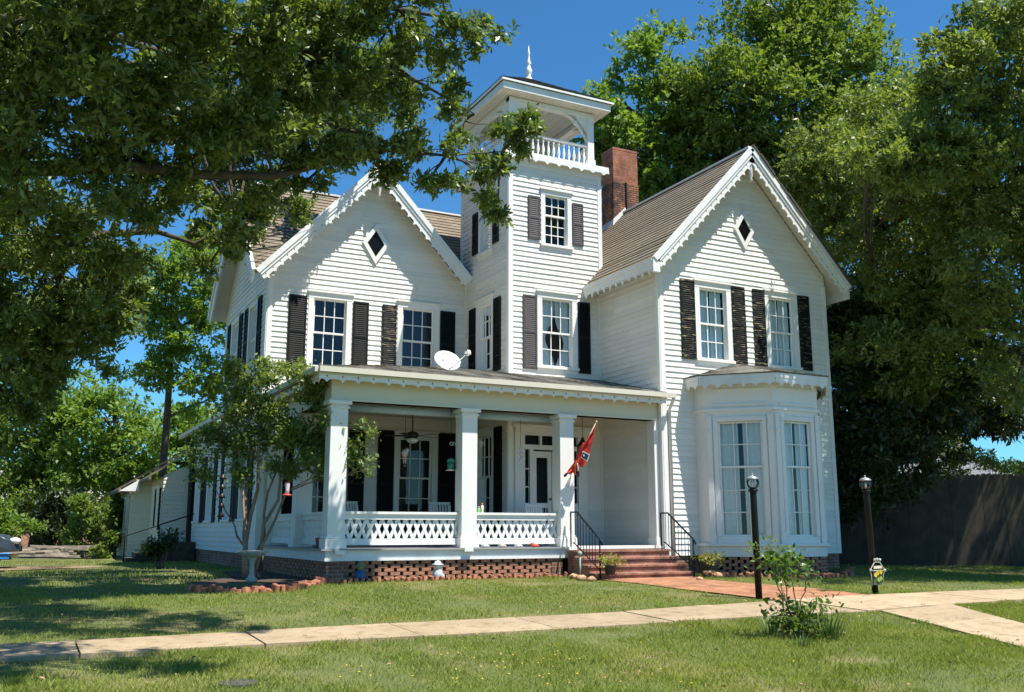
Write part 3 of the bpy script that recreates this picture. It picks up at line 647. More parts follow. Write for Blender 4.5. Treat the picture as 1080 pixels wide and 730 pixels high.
# bay roof: eave outline offset outwards
def offs(d):
    c = 9.72; out = []
    for (x, y) in by_c:
        s_ = -1 if x < c else 1
        if y > -.01: out.append((x+s_*d, y+.0))
        elif y > -1: out.append((x+s_*d, y-d*.42))
        else: out.append((x+s_*d*.42, y-d))
    return out
eo = offs(.30); eo2 = offs(.24); ei = [(8.95, .0), (8.95, -.0), (9.3, .0), (10.15, .0), (10.5, -.0), (10.5, .0)]
br = MB(); tz = 5.36; ezb = BB['eave']
peak0, peak1 = Vector((9.35, .0, tz)), Vector((10.1, .0, tz))
tops = [peak0, peak0, peak0, peak1, peak1, peak1]
for i in range(5):
    a, b = eo[i], eo[i+1]
    if i == 0: slope(br, (*a, ezb), (*b, ezb), peak0, peak0+Vector((-.01, 0, 0)))
    else: slope(br, (*a, ezb), (*b, ezb), tops[i+1], tops[i])
bro = part(br, 'bay_roof', M['porchroof'], fix=False)
bc = MB(); bn = MB()
for i in range(5):
    F, L = bframe(eo2[i], eo2[i+1]); bc.box(F, -.02, L+.02, -.03, .035, ezb-.13, ezb-.012)
    notched(bn, Fr(F(0, .0, ezb-.12), F.U, F.N), L, .19, .30, .0, .024, solid=.6)
vs = [Vector((*p, ezb-.1)) for p in eo2] + [Vector((*p, ezb-.1)) for p in by_c]
bc.add(vs, [(i, i+1, i+7, i+6) for i in range(5)])
part(bc, 'bay_cornice', M['worn'], bro); part(bn, 'notched_trim', M['worn'], bro)
nst = MB(); nst.ball((11.62, -.30, 4.72), .15, 10, 8, (1, 1, 1.25)); part(nst, 'bird_nest', M['bark_dark'], bro, smooth=True)

# --- porch
PX0 = -1.17
pf = MB()
k = 0
for i in range(62):
    y = .0 + i*.088; 
    if y > 5.4: break
    pf.box(WORLD, PX0-.1, 6.95 if y < 2.68 else 4.20, y, y+.083, FZ-.03, FZ)
porch_floor = part(pf, 'porch_floor', paint('grey_floor_paint', (.30, .31, .31), amt=.8, island=.05))
sk = MB(); Fp = Fr((PX0, .06, 0), (1, 0, 0), (0, -1, 0)); Fpl = Fr((PX0, .06, 0), (0, 1, 0), (-1, 0, 0))
sk.box(Fp, -.0, 5.55, -.04, .0, .625, FZ-.03); sk.box(Fp, -.015, 5.55, 0, .02, .625, .68); sk.box(Fpl, .042, 5.4, -.04, .0, .625, FZ-.032); sk.box(Fpl, .042, 5.4, .0, .02, .625, .678)
sk.box(Fp, 5.55, 8.1, -.04, .0, .625, FZ-.03)
part(sk, 'skirt_board', M['worn'])
# pierced brick foundation
def pierced(F, L, name='foundation', z0=.10, z1=.625, pier=.45):
    m = MB(); h = .066; gp = .009; r_ = 0; z = z1-.004-h
    L0 = 0.
    while z > z0-.08:
        u = -.0 if r_ % 2 else -.135
        while u < L:
            a, b = max(u, 0), min(u+.2, L)
            if b-a > .03:
                j = random.uniform(-.003, .003); m.box(F, a, b, -.10, .0+j, z, z+h)
            u += .27
        z -= h+gp; r_ += 1
    o = part(m, name, M['skirtbrick'])
    q = MB(); q.box(F, 0, pier, -.11, .012, z0-.1, z1-.004); part(q, 'brick_pier', M['brick'], o); q = MB(); q.box(F, L-pier*.6, L, -.11, .012, z0-.1, z1-.004); part(q, 'brick_pier', M['brick'], o)
    return o
pierced(Fr((PX0+.03, .09, 0), (1, 0, 0), (0, -1, 0)), 5.35); pierced(Fr((PX0+.03, .10, 0), (0, 1, 0), (-1, 0, 0)), 5.3)
for (a, b) in faces[1:4]:
    F, L = bframe(a, b); pierced(F, L, pier=.2)
F, L = bframe(faces[0][0], faces[0][1]); pierced(F, L, pier=.05)
for bx in ((11.5, 12.45, .02, .2, .0, ZB), (6.97, 7.93, .02, .2, .0, ZB), (-1.31, -1.15, 5.5, 15.2, .1, ZB), (12.3, 12.45, .21, 10, 0, ZB)):
    fb = MB(); fb.box(WORLD, *bx); part(fb, 'foundation', M['brick'])
shade_sheet = MB(); shade_sheet.box(WORLD, PX0+.5, 11, 2.0, 2.05, .0, .6); part(shade_sheet, 'underfloor_shade', M['dark'])  # added dark sheet; the shade under the floor is in its colour
# columns
def column(cx, cy, w_=.36, z0=FZ, z1=3.82):
    m = MB(); h = w_/2
    m.box(WORLD, cx-h, cx+h, cy-h, cy+h, z0, z1); m.box(WORLD, cx-h-.04, cx+h+.04, cy-h-.04, cy+h+.04, z0, z0+.2); m.box(WORLD, cx-h-.02, cx+h+.02, cy-h-.02, cy+h+.02, z0+.2, z0+.25)
    m.box(WORLD, cx-h-.03, cx+h+.03, cy-h-.03, cy+h+.03, z1-.16, z1-.12); m.box(WORLD, cx-h-.06, cx+h+.06, cy-h-.06, cy+h+.06, z1-.08, z1)
    part(m, 'porch_column', M['trim'], bevel=.01)
CY = .26
column(-.965, CY); column(1.94, CY); column(4.36, CY); column(-.965, 2.72)
hc = MB(); hc.box(WORLD, 6.78, 6.95, .10, .40, FZ, 3.82); hc.box(WORLD, 6.76, 6.95, .08, .42, FZ, FZ+.2); part(hc, 'pilaster', M['trim'], bevel=.008); hc = MB(); hc.box(WORLD, -1.14, -.79, 5.3, 5.46, FZ, 3.82); part(hc, 'pilaster', M['trim'], bevel=.008)
# entablature
en = MB(); 
en.box(WORLD, PX0+.03, 6.93, .12, .40, 3.82, 4.30); en.box(WORLD, PX0+.03, PX0+.31, .40, 5.47, 3.82, 4.30); en.box(WORLD, PX0+.0, 6.93, .09, .43, 3.82, 3.86); en.box(WORLD, PX0+.0, PX0+.34, .43, 5.47, 3.82, 3.86)
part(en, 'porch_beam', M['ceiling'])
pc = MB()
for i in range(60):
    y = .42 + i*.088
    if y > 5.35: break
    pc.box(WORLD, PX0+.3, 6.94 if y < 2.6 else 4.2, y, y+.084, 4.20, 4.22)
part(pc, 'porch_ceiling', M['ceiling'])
# porch roof, low hip
PR0, PE = 4.45, -.24
pr = MB(); ex = PX0-.33
slope(pr, (ex, PE, PR0), (6.95, PE, PR0), (6.95, 2.745, 5.15), (2.2, 2.745, 5.15))
slope(pr, (ex, 5.49, PR0), (ex, PE, PR0), (1.0, 2.2, 5.02), (1.0, 5.49, 5.02))
pr.add([Vector(p) for p in ((1.0, 2.2, 5.02), (2.2, 2.745, 5.15), (4.22, 2.745, 5.15), (4.22, 5.49, 5.16), (1.0, 5.49, 5.05))], [(0, 1, 2, 3, 4)], [[(1, 2.2), (2.2, 2.7), (4.2, 2.7), (4.2, 5.5), (1, 5.5)]])
# eave continuing down the left side of the low rear block
slope(pr, (-1.80, 16.0, 4.45), (-1.80, 10.9, 4.45), (.5, 10.9, 5.6), (.5, 16.0, 5.6))
slope(pr, (-1.66, 10.9, 4.45), (-1.66, 5.5, 4.45), (-1.33, 5.5, 4.62), (-1.33, 10.9, 4.62))
pro = part(pr, 'porch_roof', M['porchroof'], fix=False)
pg = MB()
pg.box(WORLD, ex-.02, 7.16, PE-.09, PE, PR0-.12, PR0-.012); pg.box(WORLD, ex-.10, ex-.0, PE, 5.4, PR0-.12, PR0-.012); pg.box(WORLD, ex-.02, 6.95, PE, .13, PR0-.15, PR0-.125); pg.box(WORLD, ex+.02, PX0+.05, .13, 5.4, PR0-.15, PR0-.125)
pg.box(WORLD, -1.84, -1.70, 5.5, 16.0, 4.33, 4.44)
pgo = part(pg, 'gutter', paint('gutter_paint', (.58, .55, .45), amt=1.0, island=0), pro)
pn = MB(); notched(pn, Fr((ex, PE+.06, PR0-.14), (1, 0, 0), (0, -1, 0)), 6.95-ex, .155, .33, .0, .022, solid=.7); notched(pn, Fr((ex+.06, PE+.06, PR0-.14), (0, 1, 0), (-1, 0, 0)), 5.4, .155, .33, .0, .022, solid=.7)
part(pn, 'notched_trim', M['worn'], pro)
dr = MB(); drill(dr, Fr((ex, PE+.06, PR0-.14), (1, 0, 0), (0, -1, 0)), 6.95-ex, -.05, .33, .024, .016); part(dr, 'drilled_hole', M['darkpane'], pro, fix=False)
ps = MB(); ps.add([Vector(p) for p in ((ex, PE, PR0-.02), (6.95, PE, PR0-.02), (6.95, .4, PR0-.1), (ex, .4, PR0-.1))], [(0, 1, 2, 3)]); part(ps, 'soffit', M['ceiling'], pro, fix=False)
# downspout on the right wing corner
dsp = MB(); dsp.tube([(7.12, -.28, 4.34), (7.12, -.20, 4.22), (7.14, -.06, 4.08), (7.14, -.06, .35)], .04, 8); part(dsp, 'downspout', M['trim'], smooth=True)
dsp = MB(); dsp.tube([(-1.62, 15.35, 4.3), (-1.45, 15.3, 4.0), (-1.42, 15.25, .3)], .09, 8); part(dsp, 'downspout', M['dark'], smooth=True)
# lattice railings
def railing(F, u0, u1):
    m = MB(); zt, zl0, zl1, zb_ = 1.60, 1.46, 1.10, .93
    m.box(F, u0, u1, -.07, .07, zt-.05, zt); m.box(F, u0, u1, -.035, .035, zl1+.36-.02, zt-.05)
    m.box(F, u0, u1, -.03, .03, .93, 1.06); m.box(F, u0, u1, -.045, .045, .93, .965)
    pt = .17; k = int(round((u1-u0)/pt)); p = (u1-u0)/k; hw = .034
    za, zb2 = 1.05, 1.45
    for i in range(k):
        a = u0+i*p
        for (s0, s1, nn_) in ((a, a+p, .0), (a+p, a, .004)):
            m.add([F(s0-hw, nn_-.022, za), F(s0+hw, nn_-.022, za), F(s1+hw, nn_-.022, zb2), F(s1-hw, nn_-.022, zb2), F(s0-hw, nn_, za), F(s0+hw, nn_, za), F(s1+hw, nn_, zb2), F(s1-hw, nn_, zb2)], BOXF)
    part(m, 'porch_railing', M['trim'])
Fr_ = Fr((0, CY, 0), (1, 0, 0), (0, -1, 0)); railing(Fr_, -.785, 1.76); railing(Fr_, 2.12, 4.18)
Fr2 = Fr((-.965, 0, 0), (0, 1, 0), (-1, 0, 0)); railing(Fr2, .44, 2.54); railing(Fr2, 2.9, 5.3)
# rolled blinds under the beam
for (a, b) in ((-.75, 1.72), (2.16, 4.14)):
    m = MB(); m.tube([(a, .52, 3.74), (b, .52, 3.74)], .085, 12); part(m, 'rolled_blind', plain('blue_grey_blind', (.36, .42, .46), .8, var=.1), smooth=True)
# entrance: pilasters, transom, side lights, double screen doors
F = F_tf; dm = MB()
for u in (4.50, 6.34): dm.box(F, u-.12, u+.16, -.05, .07, FZ, 3.72)
dm.box(F, 4.38, 6.62, -.05, .08, 3.66, 3.80); dm.box(F, 4.30, 6.70, -.05, .14, 3.80, 3.86); dm.box(F, 4.66, 6.22, -.06, .04, 3.24, 3.36); dm.box(F, 4.62, 6.3, -.06, .04, 3.60, 3.66)
for u in (4.86, 6.06): dm.box(F, u-.05, u+.05, -.06, .05, FZ, 3.26)
for u in (5.14, 5.72): dm.box(F, u-.03, u+.03, -.06, .03, 3.34, 3.62)
dm.box(F, 4.60, 4.84, -.06, .02, FZ, 1.9); dm.box(F, 6.08, 6.32, -.06, .02, FZ, 1.9)
for z in (2.3, 2.75): dm.box(F, 4.60, 4.84, -.06, .0, z-.015, z+.015); dm.box(F, 6.08, 6.32, -.06, .0, z-.015, z+.015)
dw = part(dm, 'doorway', M['trim'], bevel=.005)
q = MB(); q.add([F(4.58, -.07, FZ), F(6.34, -.07, FZ), F(6.34, -.07, 3.62), F(4.58, -.07, 3.62)], [(0, 1, 2, 3)]); part(q, 'pane', M['darkpane'], dw, fix=False)
for (a, b) in ((4.92, 5.45), (5.47, 6.0)):
    m = MB(); m.box(F, a, a+.10, -.05, .0, FZ+.02, 3.20); m.box(F, b-.10, b, -.05, .0, FZ+.02, 3.20); m.box(F, a+.1, b-.1, -.05, 0, 3.04, 3.20); m.box(F, a+.1, b-.1, -.05, 0, FZ+.02, FZ+.5); m.box(F, a+.1, b-.1, -.05, 0, 1.78, 1.9)
    for i in range(4): m.box(F, a+.12+i*.08, a+.14+i*.08, -.04, -.01, FZ+.5, 1.78)
    m.box(F, a+.13, b-.13, -.04, -.015, 1.62, 1.66)
    d_ = part(m, 'screen_door', M['trim'])
    kn = MB(); kn.ball(F(b-.05 if a < 5.3 else a+.05, .03, 2.0), .03, 8, 6); part(kn, 'handle', M['bronze'], d_, smooth=True)
mt = MB(); mt.box(F, 5.0, 5.9, .0, .5, FZ+.002, FZ+.02)
# small white floodlight boxes on the porch skirt, not glowing
for (x, z, y) in ((1.88, .835, -.0), (4.41, .835, -.0), (-.9, .80, -.0)):
    m = MB(); m.box(WORLD, x-.1, x+.1, y-.06, y+.05, z-.045, z+.035); part(m, 'skirt_floodlight', M['trim'])
F, L = bframe(*faces[1]); m = MB(); m.box(F, .92, 1.08, .03, .07, .70, .78); m.box(bframe(*faces[2])[0], .70, .82, .03, .06, .72, .82); part(m, 'junction_box', M['trim'])  # small white junction boxes on the bay skirt

# --- rear block (lower), left side
rear = thing('rear_wing', 'low cream clapboard rear wing with brown roof behind the tall house', 'house wing', (-2.3, 15.6, .3))
F_ra = Fr((-2.3, 0, 0), (0, 1, 0), (-1, 0, 0)); F_rb = Fr((0, 15.5, 0), (1, 0, 0), (0, -1, 0)); F_rc = Fr((-3.0, 0, 0), (0, 1, 0), (-1, 0, 0)); F_rd = Fr((0, 18.6, 0), (1, 0, 0), (0, -1, 0))
wl = MB(); lap(wl, F_ra, [(15.5, .3), (18.6, .3), (18.6, 3.0), (15.5, 3.0)]); lap(wl, F_rb, [(-2.3, .3), (-1.3, .3), (-1.3, 3.5), (-2.3, 3.05)]); lap(wl, F_rc, [(18.6, .3), (22.5, .3), (22.5, 2.75), (18.6, 2.75)]); lap(wl, F_rd, [(-3.0, .3), (-2.3, .3), (-2.3, 3.05), (-3.0, 2.75)])
M['cream'] = paint('cream_siding_paint', (.72, .66, .54), island=.04)
part(wl, 'wall', M['cream'], rear, fix=False)
rr = MB(); slope(rr, (-2.75, 18.4, 2.98), (-2.75, 15.3, 2.98), (.5, 15.3, 5.2), (.5, 18.4, 5.2)); slope(rr, (-3.4, 22.9, 2.66), (-3.4, 18.3, 2.66), (.5, 18.3, 5.2), (.5, 22.9, 5.2)); rr.box(WORLD, -2.79, -2.72, 15.3, 18.4, 2.88, 2.98); rr.box(WORLD, -3.44, -3.37, 18.3, 22.9, 2.56, 2.66)
part(rr, 'roof', M['shingle'], rear, fix=False)
for (F, u0, u1, z0, z1) in ((F_ra, 16.1, 16.75, 1.3, 2.6), (F_ra, 17.3, 17.8, 1.3, 2.6), (F_rc, 19.5, 20.2, 1.2, 2.3), (F_rc, 20.9, 21.6, 1.2, 2.3)):
    win(F, u0, u1, z0, z1, cols=2, top=1, bot=1, cas=.08, parent=rear, deep=.5)
aw = MB(); aw.add([Vector((-3.42, 18.28, 2.60)), Vector((-2.76, 18.28, 2.60)), Vector((-2.76, 18.28, 3.02))], [(0, 1, 2)]); aw.add([Vector((-3.42, 18.33, 2.60)), Vector((-2.76, 18.33, 2.60)), Vector((-2.76, 18.33, 3.02))], [(0, 1, 2)]); part(aw, 'gable_end', M['trim'], rear, fix=False)
st = MB()
for i in range(4): st.box(WORLD, -2.6-.28*i, -1.35 if i == 0 else -2.6-.28*(i-1), 15.25-1.1, 15.3, .2, .85-.16*i)
side_steps = tag(st.build('side_steps', M['bark_dark'], None), 'dark side steps against the left wall beyond the downspout', 'steps')
hr = MB(); hr.tube([(-1.45, 14.2, 1.75), (-3.5, 14.2, 1.05), (-3.5, 14.2, .25)], .025, 6); hr.tube([(-2.5, 14.2, 1.38), (-2.5, 14.2, .5)], .02, 6); tag(hr.build('handrail', M['iron'], None), 'thin dark handrail slanting beside the side steps', 'handrail')

# ------------------------------------------------------------------ ground, walks
def grid_ground():
    xs = np.concatenate([np.linspace(-400, -40, 10), np.linspace(-36, 40, 90), np.linspace(46, 400, 10)]); ys = np.concatenate([np.linspace(-120, -30, 8), np.linspace(-27, 30, 90), np.linspace(34, 600, 14)])
    V = []; 
    for y in ys:
        for x in xs:
            z = gz(x, max(y, -27)) + (.012*math.sin(x*.9+y*.5)+.01*math.sin(y*1.3-x*.4) if abs(x) < 40 and -27 < y < 30 else 0)
            V.append((x, y, z-.015))
    nx = len(xs); F = [(j*nx+i, j*nx+i+1, (j+1)*nx+i+1, (j+1)*nx+i) for j in range(len(ys)-1) for i in range(nx-1)]
    return V, F
m, n, l, bs = mat('lawn_soil')
t = noise(n, l, .55, 7, .62); r1 = ramp(n, [(.30, (.075, .105, .022)), (.52, (.13, .145, .042)), (.72, (.25, .19, .095))]); l.new(t.outputs[0], r1.inputs[0])
t2 = noise(n, l, 38, 4, .7); r2 = ramp(n, [(.3, (.55,)*3), (.72, (1.25,)*3)]); l.new(t2.outputs[0], r2.inputs[0])
c = mixc(n, l, r1.outputs[0], r2.outputs[0], 1.0, 'MULTIPLY'); l.new(c, bs.inputs['Base Color']); bs.inputs['Roughness'].default_value = .95; bump(n, l, bs, t2.outputs[0], .6, .03)
M['lawn'] = m
V, F_ = grid_ground(); gnd = struct(npmesh('ground', V, F_, M['lawn']))
def sheet(name, pts, m, top=.02, th=.10, uvs=True):
    mb = MB(); k = len(pts)
    vs = [Vector((x, y, gz(x, y)+top)) for x, y in pts] + [Vector((x, y, gz(x, y)+top-th)) for x, y in pts]
    mb.add(vs, [tuple(range(k))] + [(i, i+k, (i+1) % k + k, (i+1) % k) for i in range(k)], [[(x, y) for x, y in pts]] + [[(0, 0)]*4]*k)
    return mb, name, m
walk = MB()
def slab(mb, pts, top=.022):
    k = len(pts); j = random.uniform(-.006, .006)
    vs = [Vector((x, y, gz(x, y)+top+j)) for x, y in pts] + [Vector((x, y, gz(x, y)-.08)) for x, y in pts]
    mb.add(vs, [tuple(range(k))] + [(i, i+k, (i+1) % k + k, (i+1) % k) for i in range(k)])
def far_y(x): return np.interp(x, [-40, -6, -2.4, .3, 1.7, 3.7, 7.6, 11.3, 40], [-6.95, -6.85, -6.63, -6.56, -6.47, -6.1, -5.62, -5.75, -5.9])
def near_y(x): return np.interp(x, [-40, -6, 0, 2, 5.41, 7.4, 9.4, 40], [-7.8, -7.82, -7.85, -7.68, -7.66, -7.36, -7.2, -7.1])
xs_ = [-30 + i*1.85 for i in range(40)]
for a, b in zip(xs_[:-1], xs_[1:]):
    b -= .022
    slab(walk, [(a, near_y(a)), (b, near_y(b)), (b, far_y(b)), (a, far_y(a))])
bl = lambda t: (5.41 + (3.89-5.41)*t, -7.66 + (-11.14+7.66)*t); brr = lambda t: (7.37 + (6.05-7.37)*t/.64, -7.38 + (-9.62+7.38)*t/.64)
for i in range(9):
    t0, t1 = i*.42+.006, (i+1)*.42
    slab(walk, [bl(t0), bl(t1), brr(t1)[::1], brr(t0)][::-1], .020)
struct(walk.build('sidewalk', M['concrete'], fix=True))
bw = MB(); pts = [(4.30, -1.15), (4.58, -2.4), (4.66, -3.6), (4.86, -4.8), (5.0, -6.2), (7.35, -5.64), (7.33, -4.3), (6.80, -2.86), (6.55, -1.8), (6.95, -1.15)]
k = len(pts); bw.add([Vector((x, y, gz(x, y)+.014)) for x, y in pts], [tuple(range(k))], [[(x, y) for x, y in pts]])
struct(bw.build('brick_path', M['pave'], fix=False))
m, n, l, bs = mat('bare_earth'); t = noise(n, l, 2.2, 6, .7); r1 = ramp(n, [(.3, (.16, .11, .06)), (.7, (.34, .24, .15))]); l.new(t.outputs[0], r1.inputs[0]); l.new(r1.outputs[0], bs.inputs['Base Color']); bs.inputs['Roughness'].default_value = 1; M['earth'] = m
dv = MB(); pts = [(-40, 8.0), (-7.2, 8.3), (-4.8, 9.6), (-4.2, 10.4), (-7, 11.2), (-12, 12.5), (-40, 12.8)]; dv.add([Vector((x, y, gz(x, y)+.006)) for x, y in pts], [tuple(range(len(pts)))]); struct(dv.build('driveway', M['earth'], fix=False))
bed = MB(); pts = [(-3.8, -1.3), (-3.0, -1.75), (-2.2, -1.55), (-1.7, -.8), (-1.2, -.25), (4.3, -.25), (4.3, .2), (-1.2, .2), (-1.2, 5.4), (-2.2, 5.4), (-2.4, 2.5), (-3.7, .5)]
bed.add([Vector((x, y, gz(x, y)+.008)) for x, y in pts], [tuple(range(len(pts)))]); m, n, l, bs = mat('dark_mulch'); t = noise(n, l, 14, 5, .7); r1 = ramp(n, [(.3, (.03, .02, .013)), (.7, (.10, .065, .04))]); l.new(t.outputs[0], r1.inputs[0]); l.new(r1.outputs[0], bs.inputs['Base Color']); bs.inputs['Roughness'].default_value = 1
struct(bed.build('flower_bed', m, fix=False))

# ------------------------------------------------------------------ grass
def in_poly(x, y, P):
    P = np.array(P); ins = np.zeros(len(x), bool); j = len(P)-1
    for i in range(len(P)):
        c = ((P[i, 1] > y) != (P[j, 1] > y)) & (x < (P[j, 0]-P[i, 0])*(y-P[i, 1])/(P[j, 1]-P[i, 1]+1e-12)+P[i, 0]); ins ^= c; j = i
    return ins
def vnoise(x, y, s, seed):
    r_ = np.random.default_rng(seed); A = r_.random((64, 64)); u, v = x/s, y/s; i, j = np.floor(u).astype(int), np.floor(v).astype(int); fu, fv = u-i, v-j; fu = fu*fu*(3-2*fu); fv = fv*fv*(3-2*fv)
    q = lambda a, b: A[a % 64, b % 64]
    return (q(i, j)*(1-fu)+q(i+1, j)*fu)*(1-fv) + (q(i, j+1)*(1-fu)+q(i+1, j+1)*fu)*fv
PATHP = [(4.30, -1.15), (4.58, -2.4), (4.66, -3.6), (4.86, -4.8), (5.0, -6.2), (7.35, -5.64), (7.33, -4.3), (6.80, -2.86), (6.55, -1.8), (6.95, -1.15)]
def blades(N, x0, x1, y0, y1, hmin, hmax, wd):
    x = rng.uniform(x0, x1, N); y = rng.uniform(y0, y1, N)
    e = (vnoise(x, y, .35, 5)-.5)*.18 + (vnoise(x, y, .09, 6)-.5)*.10
    keep = ~((y+e > near_y(x)+.0) & (y+e < far_y(x)-.0) & True)
    keep &= ~in_poly(x+e*.6, y, PATHP)
    keep &= ~in_poly(x+e*.5, y, [bl(-.02), bl(3.8), brr(3.8), brr(-.02)])
    keep &= ~in_poly(x, y, [(-1.2, -.1), (4.2, -.1), (4.25, -1.4), (6.95, -1.4), (6.95, 0), (13, .3), (13, 12), (-1.2, 6)])
    keep &= ~((x > 7.8) & (x < 11.6) & (y > -1.9) & (y < .5))
    keep &= ~in_poly(x+e, y, pts_bed)
    keep &= ~((x < -4.4) & (y > 8.2) & (y < 12.4) & (rng.random(N) < .93))
    # only what the picture can show, with a margin
    d = x - CAM[0]; f_ = y - CAM[1]; xx = d*math.cos(YAW)-f_*math.sin(YAW); zz = d*math.sin(YAW)+f_*math.cos(YAW)
    keep &= (zz > 6.5) & (np.abs(xx) < zz*.62+.6)
    dens = .16 + .84*np.clip(vnoise(x, y, 1.6, 2)*.9+vnoise(x, y, .5, 3)*.9-.42, 0, 1)
    keep &= rng.random(N) < dens
    x, y = x[keep], y[keep]; k = len(x)
    h = rng.uniform(hmin, hmax, k)*(.45+.75*vnoise(x, y, .8, 9)+.6*vnoise(x, y, .22, 10)**2); a = rng.uniform(0, 2*math.pi, k); b = rng.uniform(0, 2*math.pi, k); ln = rng.uniform(.15, .9, k)*h
    z = .25 + .034*np.minimum(y, 0) - .008
    wx, wy = np.cos(a)*wd*.5, np.sin(a)*wd*.5
    V = np.stack([np.stack([x-wx, y-wy, z], 1), np.stack([x+wx, y+wy, z], 1), np.stack([x+np.cos(b)*ln*.4+wx*.7, y+np.sin(b)*ln*.4+wy*.7, z+h*.6], 1), np.stack([x+np.cos(b)*ln, y+np.sin(b)*ln, z+h], 1)], 1)
    return V.reshape(-1, 3), np.arange(4*k).reshape(k, 4)
pts_bed = [(-3.8, -1.3), (-3.0, -1.75), (-2.2, -1.55), (-1.7, -.8), (-1.2, -.25), (4.3, -.25), (4.3, .2), (-1.2, .2), (-1.2, 5.4), (-2.2, 5.4), (-2.4, 2.5), (-3.7, .5)]
VV, FF, o_ = [], [], 0
for args in ((480000, -8, 10, -13.4, -7.3, .02, .052, .0065), (300000, -9, 20, -7.3, 0, .02, .05, .009), (110000, -14, 26, 0, 16, .03, .07, .016)):
    v, f = blades(*args); VV.append(v); FF.append(f+o_); o_ += len(v)
stuff(npmesh('lawn_grass', np.concatenate(VV), np.concatenate(FF), M['blade']), 'short patchy green lawn grass around the sidewalk and house', 'grass')
dl = []
N = 500; xx = rng.uniform(-8, 10, N); yy = rng.uniform(-13, -.5, N); k = ~((yy > near_y(xx)) & (yy < far_y(xx)) & (rng.random(N) < .8)) & ~in_poly(xx, yy, PATHP); xx, yy = xx[k], yy[k]; N = len(xx)
Dd = rng.normal(size=(N, 3)); Dd[:, 2] *= .25; Dd = Dd/np.linalg.norm(Dd, axis=1, keepdims=True)
fall_leaves = (np.stack([xx, yy, .25+.034*np.minimum(yy, 0)+.035], 1), Dd)
fl_ = MB()
for i in range(44):
    q = gpt(random.gauss(500, 70), random.uniform(690, 728)) if i < 32 else gpt(random.uniform(380, 980), random.uniform(665, 728))
    fl_.ball(q+Vector((0, 0, .045)), .010, 6, 4, (1, 1, .5))
stuff(fl_.build('lawn_flowers', plain('yellow_petal', (.75, .5, .03), .6)), 'tiny yellow flowers scattered in the near lawn', 'flowers')

# ------------------------------------------------------------------ foliage
def leaf_mesh(C, D, L, W, fold=.25, up=1.6):
    """C base points (N,3), D directions (N,3) unit, lengths L, widths W -> quads"""
    N = len(C); rnd = rng.normal(size=(N, 3)); rnd[:, 2] += up
    S = np.cross(D, rnd); S /= np.linalg.norm(S, axis=1, keepdims=True)+1e-9; Nn = np.cross(S, D)
    mid = C + D*(L*.5)[:, None]; off = Nn*(L*fold*rng.uniform(-.2, .6, N))[:, None]
    V = np.stack([C, mid+S*(W*.5)[:, None]+off, C+D*L[:, None], mid-S*(W*.5)[:, None]+off], 1)
    return V.reshape(-1, 3), np.arange(4*N).reshape(N, 4)
def unit(a): return a/(np.linalg.norm(a, axis=1, keepdims=True)+1e-9)
def crown(lobes, nleaf, leaf, per=10, spread=.30, aspect=.42, hollow=.5, droop=.0, clump=1.0, keepf=None, up=1.4):
    """rosettes of leaves at twig ends that fill the outer part of each lobe; clumps of rosettes leave gaps"""
    vol = np.array([(l_[3]*l_[4]*l_[5])**.72 for l_ in lobes]); vol /= vol.sum()
    VV = []; tips = []
    for l_, p in zip(lobes, vol):
        c = np.array(l_[:3]); r_ = np.array(l_[3:6]); n_ros = max(3, int(nleaf*p/per)); n_cl = max(4, int(n_ros/20))
        d = unit(rng.normal(size=(n_cl, 3))); rad = hollow + (1-hollow)*rng.random(n_cl)**.6
        cc = c + d*rad[:, None]*r_*rng.uniform(.82, 1.16, (n_cl, 1)); tips.append(cc)
        idx = rng.integers(0, n_cl, n_ros); cs = clump*np.clip(r_.mean()*.21, .11, .60)
        ros = cc[idx] + rng.normal(size=(n_ros, 3))*cs*np.array([1, 1, .6])
        out = unit(ros - c + rng.normal(size=(n_ros, 3))*.8*r_.mean()); out[:, 2] -= droop
        b = np.repeat(ros, per, 0); o = np.repeat(out, per, 0)
        D = unit(o*.7 + rng.normal(size=b.shape)*.8); b = b + rng.normal(size=b.shape)*spread*leaf
        VV.append((b, D))
    B = np.concatenate([a for a, _ in VV]); D = np.concatenate([a for _, a in VV])
    if keepf is not None: k = keepf(B); B, D = B[k], D[k]
    N = len(B); L = leaf*rng.uniform(.45, 1.35, N); W = L*aspect*rng.uniform(.75, 1.2, N)
    V, F = leaf_mesh(B, D, L, W, up=up); return V, F, tips
def wob(a, b, k, amp):
    a, b = Vector(a), Vector(b); L = (b-a).length; out = []
    for i in range(k+1):
        t = i/k; p = a.lerp(b, t); s = math.sin(math.pi*t)*amp*L
        out.append(p + Vector((random.uniform(-s, s), random.uniform(-s, s), random.uniform(-s, s)*.6 + s*.3)))
    return out
